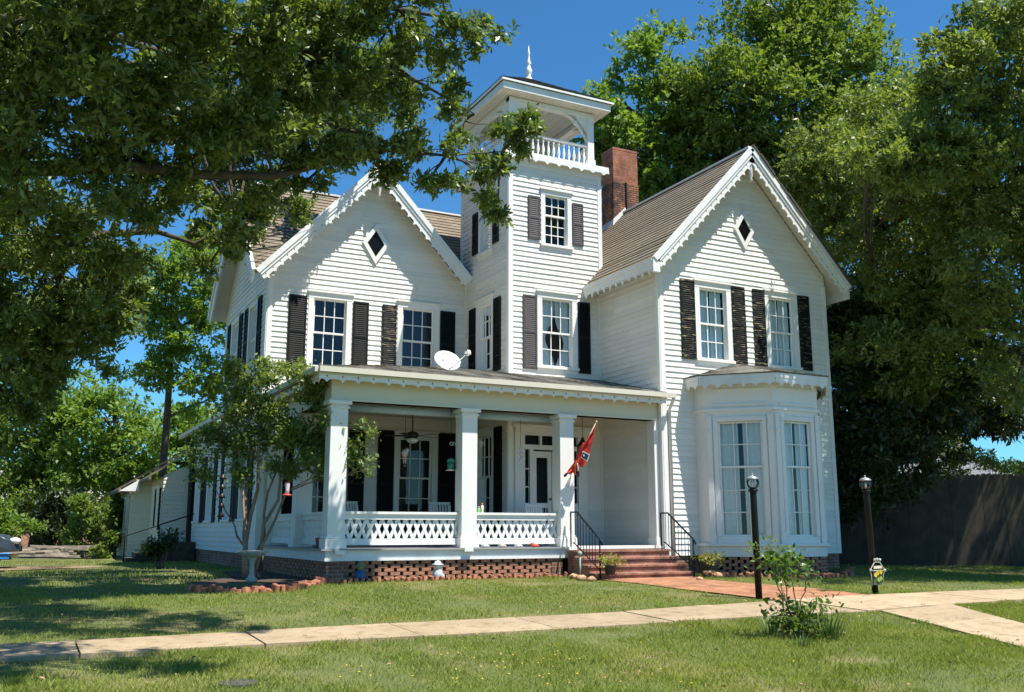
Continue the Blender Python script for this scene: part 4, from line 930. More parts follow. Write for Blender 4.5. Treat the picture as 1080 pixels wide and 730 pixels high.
def tree(name, label, cat, base, trunk, rad, lobes, nleaf, leaf, lm, bark='bark', group=None, twigs=6, limbs=None, **k):
    """trunk: list of points from the base up; lobes: ellipsoids (x,y,z,rx,ry,rz)"""
    t = thing(name, label, cat, base, group); b = MB()
    pts = [Vector(p) for p in trunk]; n_ = len(pts)
    b.tube(pts, [rad*(1.25 if i == 0 else 1-.55*i/(n_-1)) for i in range(n_)], 10)
    V, F, tips = crown(lobes, nleaf, leaf, **k)
    for l_, tp in zip(lobes, tips):
        c = Vector(l_[:3]); cand = pts[max(1, n_//2):] 
        s = min(cand, key=lambda q: (q-c).length + max(0, q.z-c.z)*2)
        if limbs is None or limbs:
            r0 = rad*.34*min(1, (l_[3]+l_[5])/4+.35); lb = wob(s, c, 5, .05); b.tube(lb, [r0*(1-.6*i/5) for i in range(6)], 7)
            for j in rng.permutation(len(tp))[:twigs]:
                w_ = wob(lb[random.randint(2, 5)], Vector(tp[j]), 4, .05); b.tube(w_, [r0*.32*(1-.75*i/4) for i in range(5)], 5, cap=False)
    b.build('trunk', M[bark], t, smooth=True, fix=False)
    npmesh('crown', V, F, lm, t)
    return t
def lob(u, v, ru, rv, D, ry=None):
    p = atD(u, v, D); k = D/FPX; return (p.x, p.y, p.z, ru*k, (ry or (ru+rv)/2*k), rv*k)

# the great oak: trunk stands left of the picture, its boughs reach over the yard to the tower
OT = Vector((-11.0, -1.5, .25))
OL = [lob(*a) for a in (
 (538, 150, 34, 28, 18.5), (526, 205, 30, 30, 18.8), (556, 132, 22, 16, 18.6), (490, 128, 38, 26, 18.0), (438, 160, 48, 30, 17.6), (400, 175, 40, 26, 17.5), (500, 176, 38, 24, 18.3), (448, 200, 30, 20, 17.9),
 (440, 98, 50, 34, 17.2), (508, 24, 36, 20, 16.6), (460, 40, 46, 34, 16.6), (400, 46, 60, 44, 16.2), (350, 104, 62, 46, 16.3), (320, 46, 70, 56, 15.6),
 (345, 165, 44, 28, 16.8), (300, 170, 52, 34, 16.6), (270, 232, 40, 28, 17.2), (245, 262, 34, 22, 17.6), (310, 205, 40, 24, 17.2), (265, 120, 76, 60, 15.6),
 (240, 40, 82, 62, 14.8), (190, 120, 84, 62, 15.0), (205, 195, 60, 34, 16.0), (150, 40, 86, 66, 14.0), (110, 120, 86, 66, 14.4), (60, 60, 90, 70, 13.2), (20, 130, 80, 70, 13.8), (80, 190, 84, 56, 15.0), (150, 190, 64, 40, 15.6),
 (20, 230, 70, 50, 15.4), (100, 250, 70, 44, 16.4), (60, 300, 74, 50, 17.0), (120, 310, 48, 44, 17.6), (20, 350, 60, 54, 17.6), (85, 352, 56, 40, 18.2), (15, 405, 44, 34, 18.8), (10, 20, 90, 60, 12.4), (190, 10, 90, 40, 13.8), (330, 5, 90, 36, 15.4), (420, 8, 60, 30, 16.0), (350, 70, 46, 34, 23.0), (300, 110, 46, 34, 23.0), (270, 165, 40, 34, 22.5), (235, 200, 36, 34, 22.0), (400, 90, 30, 20, 22.5), (330, 20, 60, 40, 22.0), (290, 215, 34, 26, 20.0), (250, 235, 34, 30, 19.5), (215, 235, 30, 26, 19.0), (225, 285, 22, 14, 18.5), (373, 126, 44, 26, 26.6), (335, 120, 40, 28, 26.3), (350, 160, 26, 16, 25.2), (400, 110, 30, 24, 26.6))]
OL += [(-3.3, -8.9, 10.0, 1.7, 1.4, .7), (-4.2, -7.6, 10.2, 1.6, 1.3, .7), (-2.0, -9.8, 9.8, .9, .8, .5)] + [lob(*a) for a in ((40, 300, 70, 44, 17.8), (95, 325, 56, 40, 18.4), (30, 355, 60, 40, 18.6), (25, 400, 50, 36, 19.4), (75, 385, 46, 30, 19.4), (15, 435, 34, 22, 19.8), (130, 280, 44, 34, 17.6), (15, 260, 60, 40, 16.6), (350, 70, 60, 40, 18.6), (245, 81, 60, 40, 19.0), (244, 132, 56, 40, 21.4), (300, 100, 50, 40, 20), (180, 100, 60, 40, 19.5), (400, 60, 40, 30, 18))] + [(-4.7, -11.2, 8.3, 1.3, 1.0, .6), (-6.0, -10.4, 8.4, 1.4, 1.1, .7), (-3.6, -12.3, 8.2, .8, .6, .4), (-4.8, -6.8, 9.6, 1.6, 1.3, .7), (-7.0, -8.0, 9.3, 1.8, 1.5, .9), (-8.5, 1.5, 11.5, 2.4, 2.4, 1.5), (-11.5, 2.5, 9.5, 2.4, 2.4, 1.6), (-3.0, 2.0, 10.2, 1.2, 1.2, .6), (-9.5, -7.5, 9.5, 2, 2, 1.2)]
oak = thing('oak_tree', 'big dark glossy-leaved oak reaching over the left yard towards the tower', 'tree', OT)
b = MB(); tk = [OT, OT+Vector((.1, .1, 2)), OT+Vector((.3, 0, 4.2)), OT+Vector((.4, .1, 6.2)), OT+Vector((.3, .3, 8.5)), OT+Vector((.6, .2, 11))]; b.tube(tk, [.62, .48, .42, .38, .28, .14], 12)
boughs = [([tk[3], atD(-40, 178, 14.2), atD(60, 178, 14.6), atD(140, 176, 15.0), atD(205, 184, 15.5), atD(290, 186, 16.2), atD(345, 172, 16.9), atD(400, 158, 17.4), atD(470, 164, 18.0), atD(530, 160, 18.6)], [.20, .13, .115, .095, .08, .06, .05, .036, .024, .010]),
 ([tk[2], atD(-60, 150, 13.2), atD(0, 108, 13.2), atD(36, 94, 13.3), atD(60, 66, 13.5), atD(92, 44, 13.7), atD(120, 14, 14.0), atD(175, 4, 14.4)], [.2, .14, .10, .095, .09, .08, .07, .04]),
 ([tk[2], atD(-40, 290, 15.6), atD(55, 262, 16.2), atD(100, 247, 16.6), atD(165, 244, 17.0), atD(205, 257, 17.3), atD(230, 244, 17.5), atD(250, 232, 17.6)], [.16, .10, .075, .062, .05, .035, .022, .01]),
 ([atD(165, 244, 17.0), atD(160, 222, 16.7), atD(168, 205, 16.4)], [.045, .04, .03]),
 ([atD(310, 184, 16.5), atD(342, 158, 16.9), atD(356, 136, 17.0), atD(384, 140, 17.2), atD(430, 160, 17.6)], [.06, .05, .042, .03, .015]),
 ([tk[4], atD(60, 20, 13.8), atD(200, 30, 15), atD(330, 60, 16), atD(430, 80, 17), atD(500, 120, 18)], [.2, .16, .12, .08, .036, .010]),
 ([tk[4], atD(-30, 60, 13), atD(120, -30, 14), atD(300, -20, 15.5), atD(420, 10, 16.3), atD(505, 24, 16.7)], [.18, .14, .10, .07, .045, .012])]
for p_, r_ in boughs: b.tube(p_, r_, 9)
V, F_, tips = crown(OL, 235000, .145, per=11, aspect=.40, hollow=.35, clump=.8, spread=.3, up=.8)
bp = [q for p_, _ in boughs for q in p_[1:]]
for l_, tp in zip(OL, tips):
    c = Vector(l_[:3]); s = min(bp+tk[3:], key=lambda q: (q-c).length)
    if (s-c).length < 5: lb = wob(s, c, 4, .06); b.tube(lb, [.035, .03, .025, .02, .014], 5, cap=False)
    else: lb = wob(tk[4], c, 5, .06); b.tube(lb, [.12, .1, .08, .06, .04, .02], 6, cap=False)
    for j in rng.permutation(len(tp))[:7]: b.tube(wob(lb[random.randint(1, 4)], Vector(tp[j]), 3, .07), [.014, .011, .008, .004], 4, cap=False)
b.build('trunk', M['bark_oak'], oak, smooth=True, fix=False); npmesh('crown', V, F_, M['leaf_oak'], oak)

# trees behind and right of the house
G = 'trees behind the house'
def big(name, label, u0, v0, D, lobs, nleaf, leaf, lm, rad=.4, lean=None, bark='bark_dark', extra=(), **k):
    p = atD(u0, v0, D); L = [lob(u, v, a, b_, d) for (u, v, a, b_, d) in lobs]
    L += list(extra); top = max(L, key=lambda q: q[2]); zt = top[2]; base = Vector((p.x, p.y, .2)); cx, cy = np.mean([q[0] for q in L]), np.mean([q[1] for q in L])
    tk_ = [base + Vector(((cx-p.x)*t*t*.6+random.uniform(-.1, .1), (cy-p.y)*t*t*.6, (zt-.5)*t)) for t in (0, .15, .3, .45, .6, .75, .92)]
    return tree(name, label, 'tree', base, tk_, rad, L, nleaf, leaf, lm, bark, G, **k)
big('leafy_tree', 'bright light green tree rising just right of the tower behind the chimney', 700, 540, 37, [(655, 110, 34, 40, 36), (690, 70, 42, 34, 37), (668, 165, 40, 36, 36), (715, 120, 44, 44, 37), (705, 190, 40, 40, 37), (735, 160, 36, 50, 37), (640, 145, 22, 30, 36), (700, 240, 70, 40, 38)], 30000, .24, M['leaf_bright'], .28, per=8, aspect=.5)
big('shade_tree', 'tallest dense green tree filling the sky above the right gable', 800, 540, 36, [(800, 40, 64, 44, 36), (770, 90, 52, 50, 35), (860, 50, 60, 44, 36), (900, 70, 52, 40, 36), (840, 110, 70, 50, 35), (780, 160, 60, 50, 36), (915, 120, 44, 50, 35), (860, 180, 80, 56, 36), (740, 120, 40, 50, 36), (830, 5, 66, 30, 37), (880, 10, 44, 30, 37), (800, 230, 80, 50, 36)], 85000, .20, M['leaf_mid'], .45, per=8, aspect=.5)
big('water_oak', 'dusty green oak overhanging the right corner of the house', 922, 560, 30, [(885, 160, 56, 40, 31), (945, 130, 50, 44, 28), (860, 205, 44, 34, 31), (915, 205, 50, 40, 30), (972, 171, 36, 34, 22.2), (975, 190, 46, 40, 25), (925, 175, 30, 28, 25.4), (948, 150, 30, 28, 24.8), (885, 250, 44, 30, 31), (940, 250, 46, 40, 27), (1000, 240, 50, 46, 25), (905, 300, 36, 30, 30), (960, 300, 50, 40, 26.5), (925, 340, 44, 36, 29), (998, 122, 36, 34, 22.2), (990, 160, 36, 30, 22.4), (1010, 310, 50, 40, 26), (930, 380, 60, 40, 26.5), (980, 390, 50, 40, 27)], 125000, .15, M['leaf_right'], .30, per=9, aspect=.42, up=1., extra=[(9.8, -4.3, 9.3, .8, .6, .6), (10.8, -4.5, 9.5, .9, .7, .7), (11.8, -4.6, 9.8, .9, .8, .7), (12.8, -4.8, 10.0, .9, .8, .7), (12.6, -1.8, 10.8, .9, .8, .8), (11.2, -5.3, 11.6, .8, .7, .6), (12.3, -5.4, 11.9, .9, .8, .6)])
big('water_oak', 'oak at the right edge of the picture with foliage down to the fence', 1105, 560, 23, [(1050, 60, 50, 50, 23), (1020, 110, 46, 40, 23), (1070, 130, 50, 50, 23), (1040, 180, 50, 44, 23), (1085, 220, 50, 50, 23), (1040, 270, 46, 44, 23), (1080, 310, 44, 50, 23.5), (1030, 345, 44, 36, 24), (1075, 390, 40, 40, 24), (1010, 40, 26, 30, 23.5), (1060, 5, 50, 34, 23), (1120, 100, 50, 80, 23), (1120, 260, 50, 80, 23), (1170, 60, 60, 70, 22), (1190, 200, 60, 70, 22), (1150, -40, 80, 50, 21), (1230, 120, 60, 70, 22)], 100000, .15, M['leaf_right'], .24, per=9, aspect=.42, up=1., extra=[(19.9, -4.2, 9.5, 2.2, 1.8, 1.2), (17.5, -3.0, 9.5, 1.8, 1.5, 1.2), (15.8, -1.8, 9.6, 1.5, 1.3, 1.1), (22, -5.5, 9.5, 2.2, 1.8, 1.2), (18.5, -6.5, 9.6, 2, 1.6, 1)])
big('undergrowth_tree', 'dark shaded tree standing in the gloom beside the right wall', 900, 560, 29, [(895, 350, 40, 60, 29), (910, 430, 44, 50, 29), (950, 440, 40, 44, 30), (900, 490, 40, 36, 29), (950, 340, 50, 50, 31), (990, 420, 34, 40, 31)], 22000, .2, M['leaf_dark'], .3, per=8)  # dark leaf colour carries the gloom below the canopy
big('undergrowth_tree', 'dark leafy thicket tree behind the board fence', 985, 560, 30, [(980, 460, 40, 34, 30), (1020, 420, 40, 44, 31), (930, 400, 50, 60, 30), (880, 400, 30, 80, 30), (880, 500, 30, 60, 27), (930, 490, 50, 50, 26.5), (900, 440, 36, 50, 27), (985, 420, 50, 40, 27), (960, 340, 60, 50, 28.5), (915, 360, 36, 50, 28), (1010, 370, 50, 40, 27), (960, 350, 60, 50, 32), (1060, 400, 50, 50, 33), (1070, 425, 40, 36, 30), (1035, 440, 34, 24, 31), (1000, 450, 30, 20, 31)], 52000, .22, M['leaf_dark'], .25, per=8)  # same dark leaves fill in the shade behind the fence by colour
big('back_tree', 'dark green tree filling the gap behind the chimney and gable', 740, 540, 42, [(720, 250, 70, 60, 42), (770, 270, 70, 60, 42), (690, 300, 60, 60, 42), (850, 270, 70, 70, 42)], 16000, .3, M['leaf_mid'], .3, per=8, aspect=.5)
# left background
big('tall_tree', 'tall pale green tree with a dark forked trunk beyond the rear wing', 165, 560, 40, [(165, 300, 50, 36, 40), (205, 290, 34, 34, 40), (130, 330, 40, 36, 40), (190, 345, 44, 30, 40), (225, 330, 26, 40, 40), (150, 385, 40, 26, 40), (205, 395, 36, 24, 40), (215, 260, 26, 26, 41), (225, 420, 30, 26, 41)], 17000, .24, M['leaf_bright'], .2, per=7, aspect=.5)
big('roadside_tree', 'mid green rounded tree at far left behind the parked car', 40, 560, 46, [(30, 480, 50, 40, 46), (80, 470, 44, 36, 46), (50, 520, 60, 34, 46), (0, 440, 40, 40, 46), (10, 530, 30, 34, 44)], 15000, .28, M['leaf_mid'], .3, per=7, aspect=.5)
big('roadside_tree', 'light green bushy tree left of the forked trunk', 120, 560, 44, [(110, 440, 44, 30, 44), (140, 470, 40, 34, 44), (100, 500, 44, 34, 44), (150, 510, 30, 30, 44), (70, 420, 40, 30, 46)], 15000, .26, M['leaf_bright'], .3, per=7, aspect=.5)
big('roadside_tree', 'rounded green tree showing over the low rear roof', 195, 560, 48, [(190, 450, 34, 26, 48), (180, 490, 30, 30, 48), (215, 470, 26, 26, 48)], 8000, .28, M['leaf_bright'], .25, per=7, aspect=.5)
def bush(name, label, lobs, nleaf, leaf, lm, group=None, stems=5, **k):
    L = [lob(*a) for a in lobs]; c = Vector(np.mean([q[:3] for q in L], 0)); base = Vector((c.x, c.y, gz(c.x, c.y)))
    t = thing(name, label, 'bush', base, group); V, F, tips = crown(L, nleaf, leaf, **k); b = MB()
    for tp in tips:
        for j in rng.permutation(len(tp))[:stems]: b.tube(wob(base+Vector((random.uniform(-.1, .1), random.uniform(-.1, .1), -.05)), Vector(tp[j]), 3, .08), [.022, .016, .012, .005], 5, cap=False)
    b.build('stem', M['bark'], t, fix=False, smooth=True); npmesh('foliage', V, F, lm, t); return t
G2 = 'bushes along the left boundary'
bush('bush', 'yellow green bush right beside the parked car', [(18, 555, 16, 16, 33), (8, 540, 14, 12, 33)], 2500, .16, M['leaf_bright'], G2, per=7, aspect=.5)
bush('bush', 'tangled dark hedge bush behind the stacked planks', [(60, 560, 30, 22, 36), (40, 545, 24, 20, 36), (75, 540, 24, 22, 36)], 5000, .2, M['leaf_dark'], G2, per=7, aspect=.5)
bush('bush', 'grey green bush hiding the small brick house', [(92, 555, 20, 24, 34), (84, 535, 16, 16, 34), (100, 572, 18, 12, 34)], 4500, .16, M['leaf_mid'], G2, per=7, aspect=.5)
bush('bush', 'leafy bush left of the rear wing', [(125, 560, 14, 18, 36), (120, 540, 14, 14, 36)], 2500, .18, M['leaf_mid'], G2, per=7, aspect=.5)
bush('bush', 'small dark bush by the side steps', [(166, 575, 13, 11, 25), (176, 568, 9, 9, 25)], 1800, .10, M['leaf_dark'], None, per=7)
bush('fence_bush', 'sunlit yellow green bush leaning over the fence', [(1000, 492, 18, 14, 31), (985, 482, 14, 14, 31), (1015, 478, 14, 12, 31)], 3500, .13, M['leaf_mid'], None, per=7)
bush('fence_bush', 'dark vine bush along the fence top at the right edge', [(1060, 492, 30, 8, 30), (1045, 485, 12, 10, 30)], 1800, .11, M['leaf_right'], None, per=7)
# distant woods closing the horizon
WL = []
for i in range(46):
    x = -75 + i*4.2; WL.append((x, 75 + 14*math.sin(i*1.7)-abs(x-20)*.25, 4+2*math.sin(i*2.3), 5, 4, 6+2*math.sin(i*.9)))
for i in range(16): WL.append((46+i*1.2, 62-i*5, 4, 4, 4, 6))
for i in range(14): WL.append((-32-i*2.5, 60-i*3.6, 4, 4, 4, 6))
V, F_, tp = crown(WL, 60000, .55, per=8, aspect=.55, hollow=.2); stuff(npmesh('far_woods', V, F_, M['leaf_dark']), 'dense dark green woods beyond the houses', 'woods')

V, F_ = leaf_mesh(fall_leaves[0], fall_leaves[1], rng.uniform(.03, .07, len(fall_leaves[0])), rng.uniform(.015, .035, len(fall_leaves[0]))); stuff(npmesh('fallen_leaves', V, F_, plain('dry_leaf', (.30, .19, .09), .8, var=.4)), 'dry brown leaves scattered over the lawn', 'leaves')
# crape myrtle by the porch corner
MBs = Vector((-2.25, 1.5, .27)); ML = [lob(*a) for a in ((250, 430, 26, 26, 20.5), (280, 400, 26, 22, 20.5), (300, 440, 30, 26, 20.3), (225, 470, 18, 18, 20.8), (330, 420, 26, 20, 20.0), (270, 470, 30, 18, 20.5), (320, 465, 30, 20, 20.0), (355, 445, 18, 12, 19.8), (345, 480, 26, 12, 19.8), (378, 486, 18, 5, 19.6), (375, 468, 14, 6, 19.6), (250, 395, 16, 16, 20.6), (240, 380, 10, 12, 20.6), (318, 392, 14, 10, 20.2), (200, 480, 12, 8, 21), (385, 452, 10, 5, 19.6), (300, 492, 24, 10, 20.2), (262, 500, 20, 10, 20.3), (215, 500, 14, 9, 20.9), (335, 500, 16, 7, 19.9), (385, 495, 10, 4, 19.5), (330, 455, 26, 16, 19.9), (232, 452, 16, 14, 20.8))]
myr = thing('crape_myrtle', 'multi stemmed crape myrtle with tan trunks beside the porch corner', 'tree', MBs); b = MB(); st_ends = []
for (uu, vv, rr_) in ((242, 545, .035), (262, 480, .055), (273, 430, .05), (292, 480, .04), (310, 450, .045), (335, 430, .035), (250, 400, .035)):
    e = atD(uu, vv, 20.5); p_ = wob(MBs+Vector((random.uniform(-.16, .16), random.uniform(-.1, .1), 0)), e, 6, .035); b.tube(p_, [rr_*(1-.6*i/6) for i in range(7)], 8); st_ends.append(p_)
V, F_, tips = crown(ML, 16500, .105, per=7, aspect=.5, hollow=.2, clump=.9, spread=.6)
for l_, tp in zip(ML, tips):
    c = Vector(l_[:3]); cand = [q for p_ in st_ends for q in p_[3:]]; s = min(cand, key=lambda q: (q-c).length+max(0, q.z-c.z)); lb = wob(s, c, 4, .06); b.tube(lb, [.016, .013, .011, .009, .007], 5, cap=False)
    for j in rng.permutation(len(tp))[:8]: b.tube(wob(lb[random.randint(1, 4)], Vector(tp[j]), 3, .06), [.007, .006, .004, .002], 4, cap=False)
b.build('trunk', M['bark_smooth'], myr, smooth=True, fix=False); npmesh('crown', V, F_, M['leaf_myrtle'], myr)
# young shrub in the near lawn
SB = gpt(843, 672); sh = thing('young_shrub', 'upright light green shrub in the lawn before the left lamp post', 'shrub', SB)
Ds = (SB-Vector(CAM)).dot(Vector(_f)); SL_ = [lob(*a) for a in ((850, 645, 20, 18, Ds), (835, 655, 18, 16, Ds), (822, 590, 14, 12, Ds), (832, 600, 10, 14, Ds), (812, 584, 8, 8, Ds), (845, 640, 14, 10, Ds), (862, 632, 7, 8, Ds), (850, 612, 5, 6, Ds), (818, 596, 10, 12, Ds))]
V, F_, tips = crown(SL_, 1150, .085, per=6, aspect=.5, hollow=.1, spread=.7); b = MB()
for l_, tp in zip(SL_, tips):
    lb = wob(SB+Vector((random.uniform(-.05, .05), 0, -.03)), Vector(l_[:3]), 5, .05); b.tube(lb, [.011, .01, .008, .007, .006, .004], 5, cap=False)
    for j in range(len(tp)): b.tube(wob(lb[random.randint(3, 5)], Vector(tp[j]), 2, .05), [.004, .003, .002], 4, cap=False)
b.build('stem', M['bark'], sh, fix=False, smooth=True); npmesh('foliage', V, F_, leafmat('shrub_leaf', (.045, .095, .018), (.13, .21, .04), .36, .35, .55), sh)
def tuft(label, u, v, n_, L, spread):
    c = gpt(u, v); VV = []; FF = []
    for i in range(n_):
        a = random.uniform(0, 2*math.pi); r_ = random.uniform(0, spread*.35); p = c+Vector((math.cos(a)*r_, math.sin(a)*r_, -.01)); l_ = L*random.uniform(.6, 1.1); hd = Vector((math.cos(a), math.sin(a), 0)); lean = random.uniform(.2, .75); sd = Vector((-math.sin(a), math.cos(a), 0))*.009; b0 = len(VV)
        for t in (0, .4, .75, 1):
            q = p + hd*lean*l_*t**1.5 + Vector((0, 0, l_*(t-.35*lean*t*t))); w_ = 1-t*.95; VV += [tuple(q-sd*w_), tuple(q+sd*w_)]
        FF += [(b0+2*i_, b0+2*i_+1, b0+2*i_+3, b0+2*i_+2) for i_ in range(3)]
    o = npmesh('daylily_clump', VV, FF, M['strap']); tag(o, label, 'plant', 'strap leaved clumps around the shrub')
M['strap'] = leafmat('strap_leaf', (.05, .10, .035), (.11, .17, .06), .3)
tuft('large strap leaved clump right of the young shrub', 873, 674, 95, .46, .6); tuft('low strap leaved clump left of the young shrub', 815, 668, 60, .30, .5); tuft('strap leaved clump in front of the young shrub', 846, 682, 30, .22, .4); tuft('flat weedy clump alone in the lawn at right', 944, 674, 16, .10, .4)

# ------------------------------------------------------------------ objects
# brick entrance steps
stp = thing('brick_steps', 'red brick entrance steps in front of the porch opening', 'steps', (5.58, -.6, .2))
for i in range(4):
    m = MB(); yb = -.02 if i == 0 else -.30*i; zt = .80-.155*i
    m.box(WORLD, 4.30-.0*i, 6.86, -.30*(i+1)+.03, .0 if i == 0 else -.30*i+.03, .05, zt-.055); m.box(WORLD, 4.28, 6.88, -.30*(i+1), -.30*i+(.0 if i == 0 else .03), zt-.055, zt)
    put(m.build('step', M['stepbrick'] if 'stepbrick' in M else M.setdefault('stepbrick', brick('step_brick', (.42, .155, .095), (.33, .12, .075), (.34, .26, .2), .105, .055, .007)), bevel=.008), stp)
th_ = MB(); th_.box(WORLD, 4.56, 6.78, -.055, .06, .815, .885); part(th_, 'threshold', M['trim'])
# wrought iron handrails
def handrail(x, label, y_top, short):
    t = thing('iron_handrail', label, 'handrail', (x, -.7, .2), 'iron handrails of the steps'); m = MB(); r_ = .017
    top = [(x, y_top, 1.62), (x, y_top-.28, 1.62), (x, -1.05, 1.16), (x, -1.28, 1.02), (x, -1.33, .92)]
    m.tube(top, .02, 6); put(m.build('top_rail', M['iron'], smooth=True), t)
    m = MB(); m.tube([(x, y_top, 1.62), (x, y_top, FZ)], r_, 6); put(m.build('post', M['iron'], smooth=True), t)
    m = MB(); m.tube([(x, -1.24, 1.05), (x, -1.24, .15)], r_, 6); put(m.build('post', M['iron'], smooth=True), t)
    m = MB(); m.tube([(x, y_top-.1, .96), (x, -.25, .92), (x, -1.24, .40)], .014, 6); put(m.build('bottom_rail', M['iron'], smooth=True), t)
    k = 8
    for i in range(k):
        y = y_top-.12 - (1.12+y_top-.12)*(i+.5)/k; zt = 1.62 if y > y_top-.28 else 1.62-(y_top-.28-y)/(y_top-.28+1.05)*.46; zb = .94 if y > -.25 else .92-(-.25-y)/.99*.52
        m = MB(); m.tube([(x, y, zb), (x, y, zt)], .008, 5); put(m.build('baluster', M['iron']), t)
handrail(4.36, 'left wrought iron handrail beside the flagged column', -.05, 0); handrail(6.80, 'right wrought iron handrail below the downspout', -.05, 1)
# lamp posts
M['lampglass'] = glass('lamp_glass', (.95, .97, .97)); M['cap'] = plain('grey_cap_metal', (.35, .36, .37), .4, .5)
def lamp(x, y, zt, label, lean=0.):
    z0 = gz(x, y); t = thing('lamp_post', label, 'lamp post', (x, y, z0), 'black lamp posts by the brick path')
    h = zt-.30; F = Fr((x, y, z0), (1, 0, 0), (0, 1, 0), (lean, 0, 1)); 
    def Lm(prof, nm, mt_, sg=14):
        m = MB(); m.tube([F(0, 0, z-z0) for r_, z in prof], [r_ for r_, z in prof], sg); put(m.build(nm, mt_, smooth=True), t)
    Lm([(.058, z0-.05), (.058, h-.04), (.058, h-.02)], 'pole', M['iron']); Lm([(.062, h-.03), (.085, h), (.085, h+.02), (.04, h+.04)], 'collar', M['iron'])
    Lm([(.05, h+.03), (.095, h+.07), (.112, h+.12), (.112, h+.15), (.095, h+.2), (.06, h+.225)], 'glass_globe', M['lampglass'])
    Lm([(.115, h+.195), (.10, h+.225), (.06, h+.25), (.02, h+.262), (.012, h+.28), (.018, h+.29), (.002, h+.305)], 'lamp_cap', M['cap'])
    Lm([(.018, h+.04), (.02, h+.12), (.014, h+.16), (.004, h+.17)], 'bulb', plain('frosted_bulb', (.7, .7, .66), .4), 8)
    m = MB()
    for i in range(6):
        a = i*math.pi/3; m.tube([F(.05*math.cos(a), .05*math.sin(a), h-z0+.03), F(.114*math.cos(a), .114*math.sin(a), h-z0+.12), F(.114*math.cos(a), .114*math.sin(a), h-z0+.15), F(.09*math.cos(a), .09*math.sin(a), h-z0+.21)], .005, 4)
    put(m.build('cage', M['iron']), t)
lamp(4.90, -5.49, 2.21, 'black lamp post left of the brick path in front of the bay', -.012); lamp(7.71, -5.47, 2.25, 'black leaning lamp post with a sunflower garden sign at its foot', -.03)
# garden sign on the second lamp
gs = thing('garden_sign', 'small iron framed garden sign with yellow sunflowers at the lamp post', 'garden sign', (7.86, -5.56, gz(7.8, -5.5)))
def gp(u, v): return atY(u, v, -5.56)
m = MB(); 
for pl_ in ([(920, 618), (919, 606), (917.5, 602), (919.5, 598), (923, 592)], [(932, 616), (931.5, 606), (933, 602), (931, 598), (927, 592)], [(921.5, 593), (928.5, 593)], [(919, 602), (932, 602)]): m.tube([gp(*q) for q in pl_], .009, 6)
for q in ((922.5, 590.5), (925, 590), (927.8, 590.5), (918.3, 601.5), (933, 601.5)): m.ball(gp(*q), .028, 8, 6)
put(m.build('frame', plain('pale_grey_iron', (.42, .42, .38), .6), smooth=True), gs)
m = MB(); m.add([gp(921, 599), gp(930, 599), gp(930, 617), gp(921.5, 617)], [(0, 1, 2, 3)]); m.add([gp(921, 599)+Vector((0, .008, 0)), gp(930, 599)+Vector((0, .008, 0)), gp(930, 617)+Vector((0, .008, 0)), gp(921.5, 617)+Vector((0, .008, 0))], [(0, 1, 2, 3)])
panel = m.build('panel', plain('dark_green_cloth', (.05, .09, .04), .8), fix=False); put(panel, gs)
m = MB(); m.add([gp(921, 597)+Vector((0, -.01, 0)), gp(930, 596.5)+Vector((0, -.01, 0)), gp(930, 599.5)+Vector((0, -.01, 0)), gp(921, 600)+Vector((0, -.01, 0))], [(0, 1, 2, 3)]); put(m.build('banner', plain('cream_banner', (.6, .5, .38), .8), fix=False), gs)
M['petal'] = plain('yellow_sunflower', (.75, .52, .03), .7)
for q in ((924.8, 604.5), (928.2, 603.2), (922.8, 606.5), (928.5, 610), (926.2, 611.5)):
    m = MB(); c = gp(*q)+Vector((0, -.02, 0))
    for i in range(9):
        a = i*2*math.pi/9; d = Vector((math.cos(a), 0, math.sin(a))); s_ = Vector((-math.sin(a), 0, math.cos(a)))*.012; m.add([c, c+d*.025+s_, c+d*.045, c+d*.025-s_], [(0, 1, 2, 3)])
    f = m.build('sunflower', M['petal'] if q[1] < 609 else plain('lime_petal', (.35, .5, .05), .7), fix=False); put(f, gs)
# bird bath
bb = gpt(265, 613); bt = thing('bird_bath', 'pale grey stone bird bath in front of the crape myrtle', 'bird bath', bb); M['stone'] = concrete('pale_stone', (.36, .36, .32), (.52, .51, .45))
m = MB(); m.lathe([(.11, -.02), (.11, .04), (.08, .07), (.052, .12), (.045, .3), (.055, .40), (.11, .44)], bb, 16); put(m.build('pedestal', M['stone'], smooth=True), bt)
m = MB(); m.lathe([(.06, .43), (.18, .46), (.27, .53), (.292, .57), (.27, .575), (.2, .53), (.02, .505)], bb, 24); put(m.build('basin', M['stone'], smooth=True), bt)
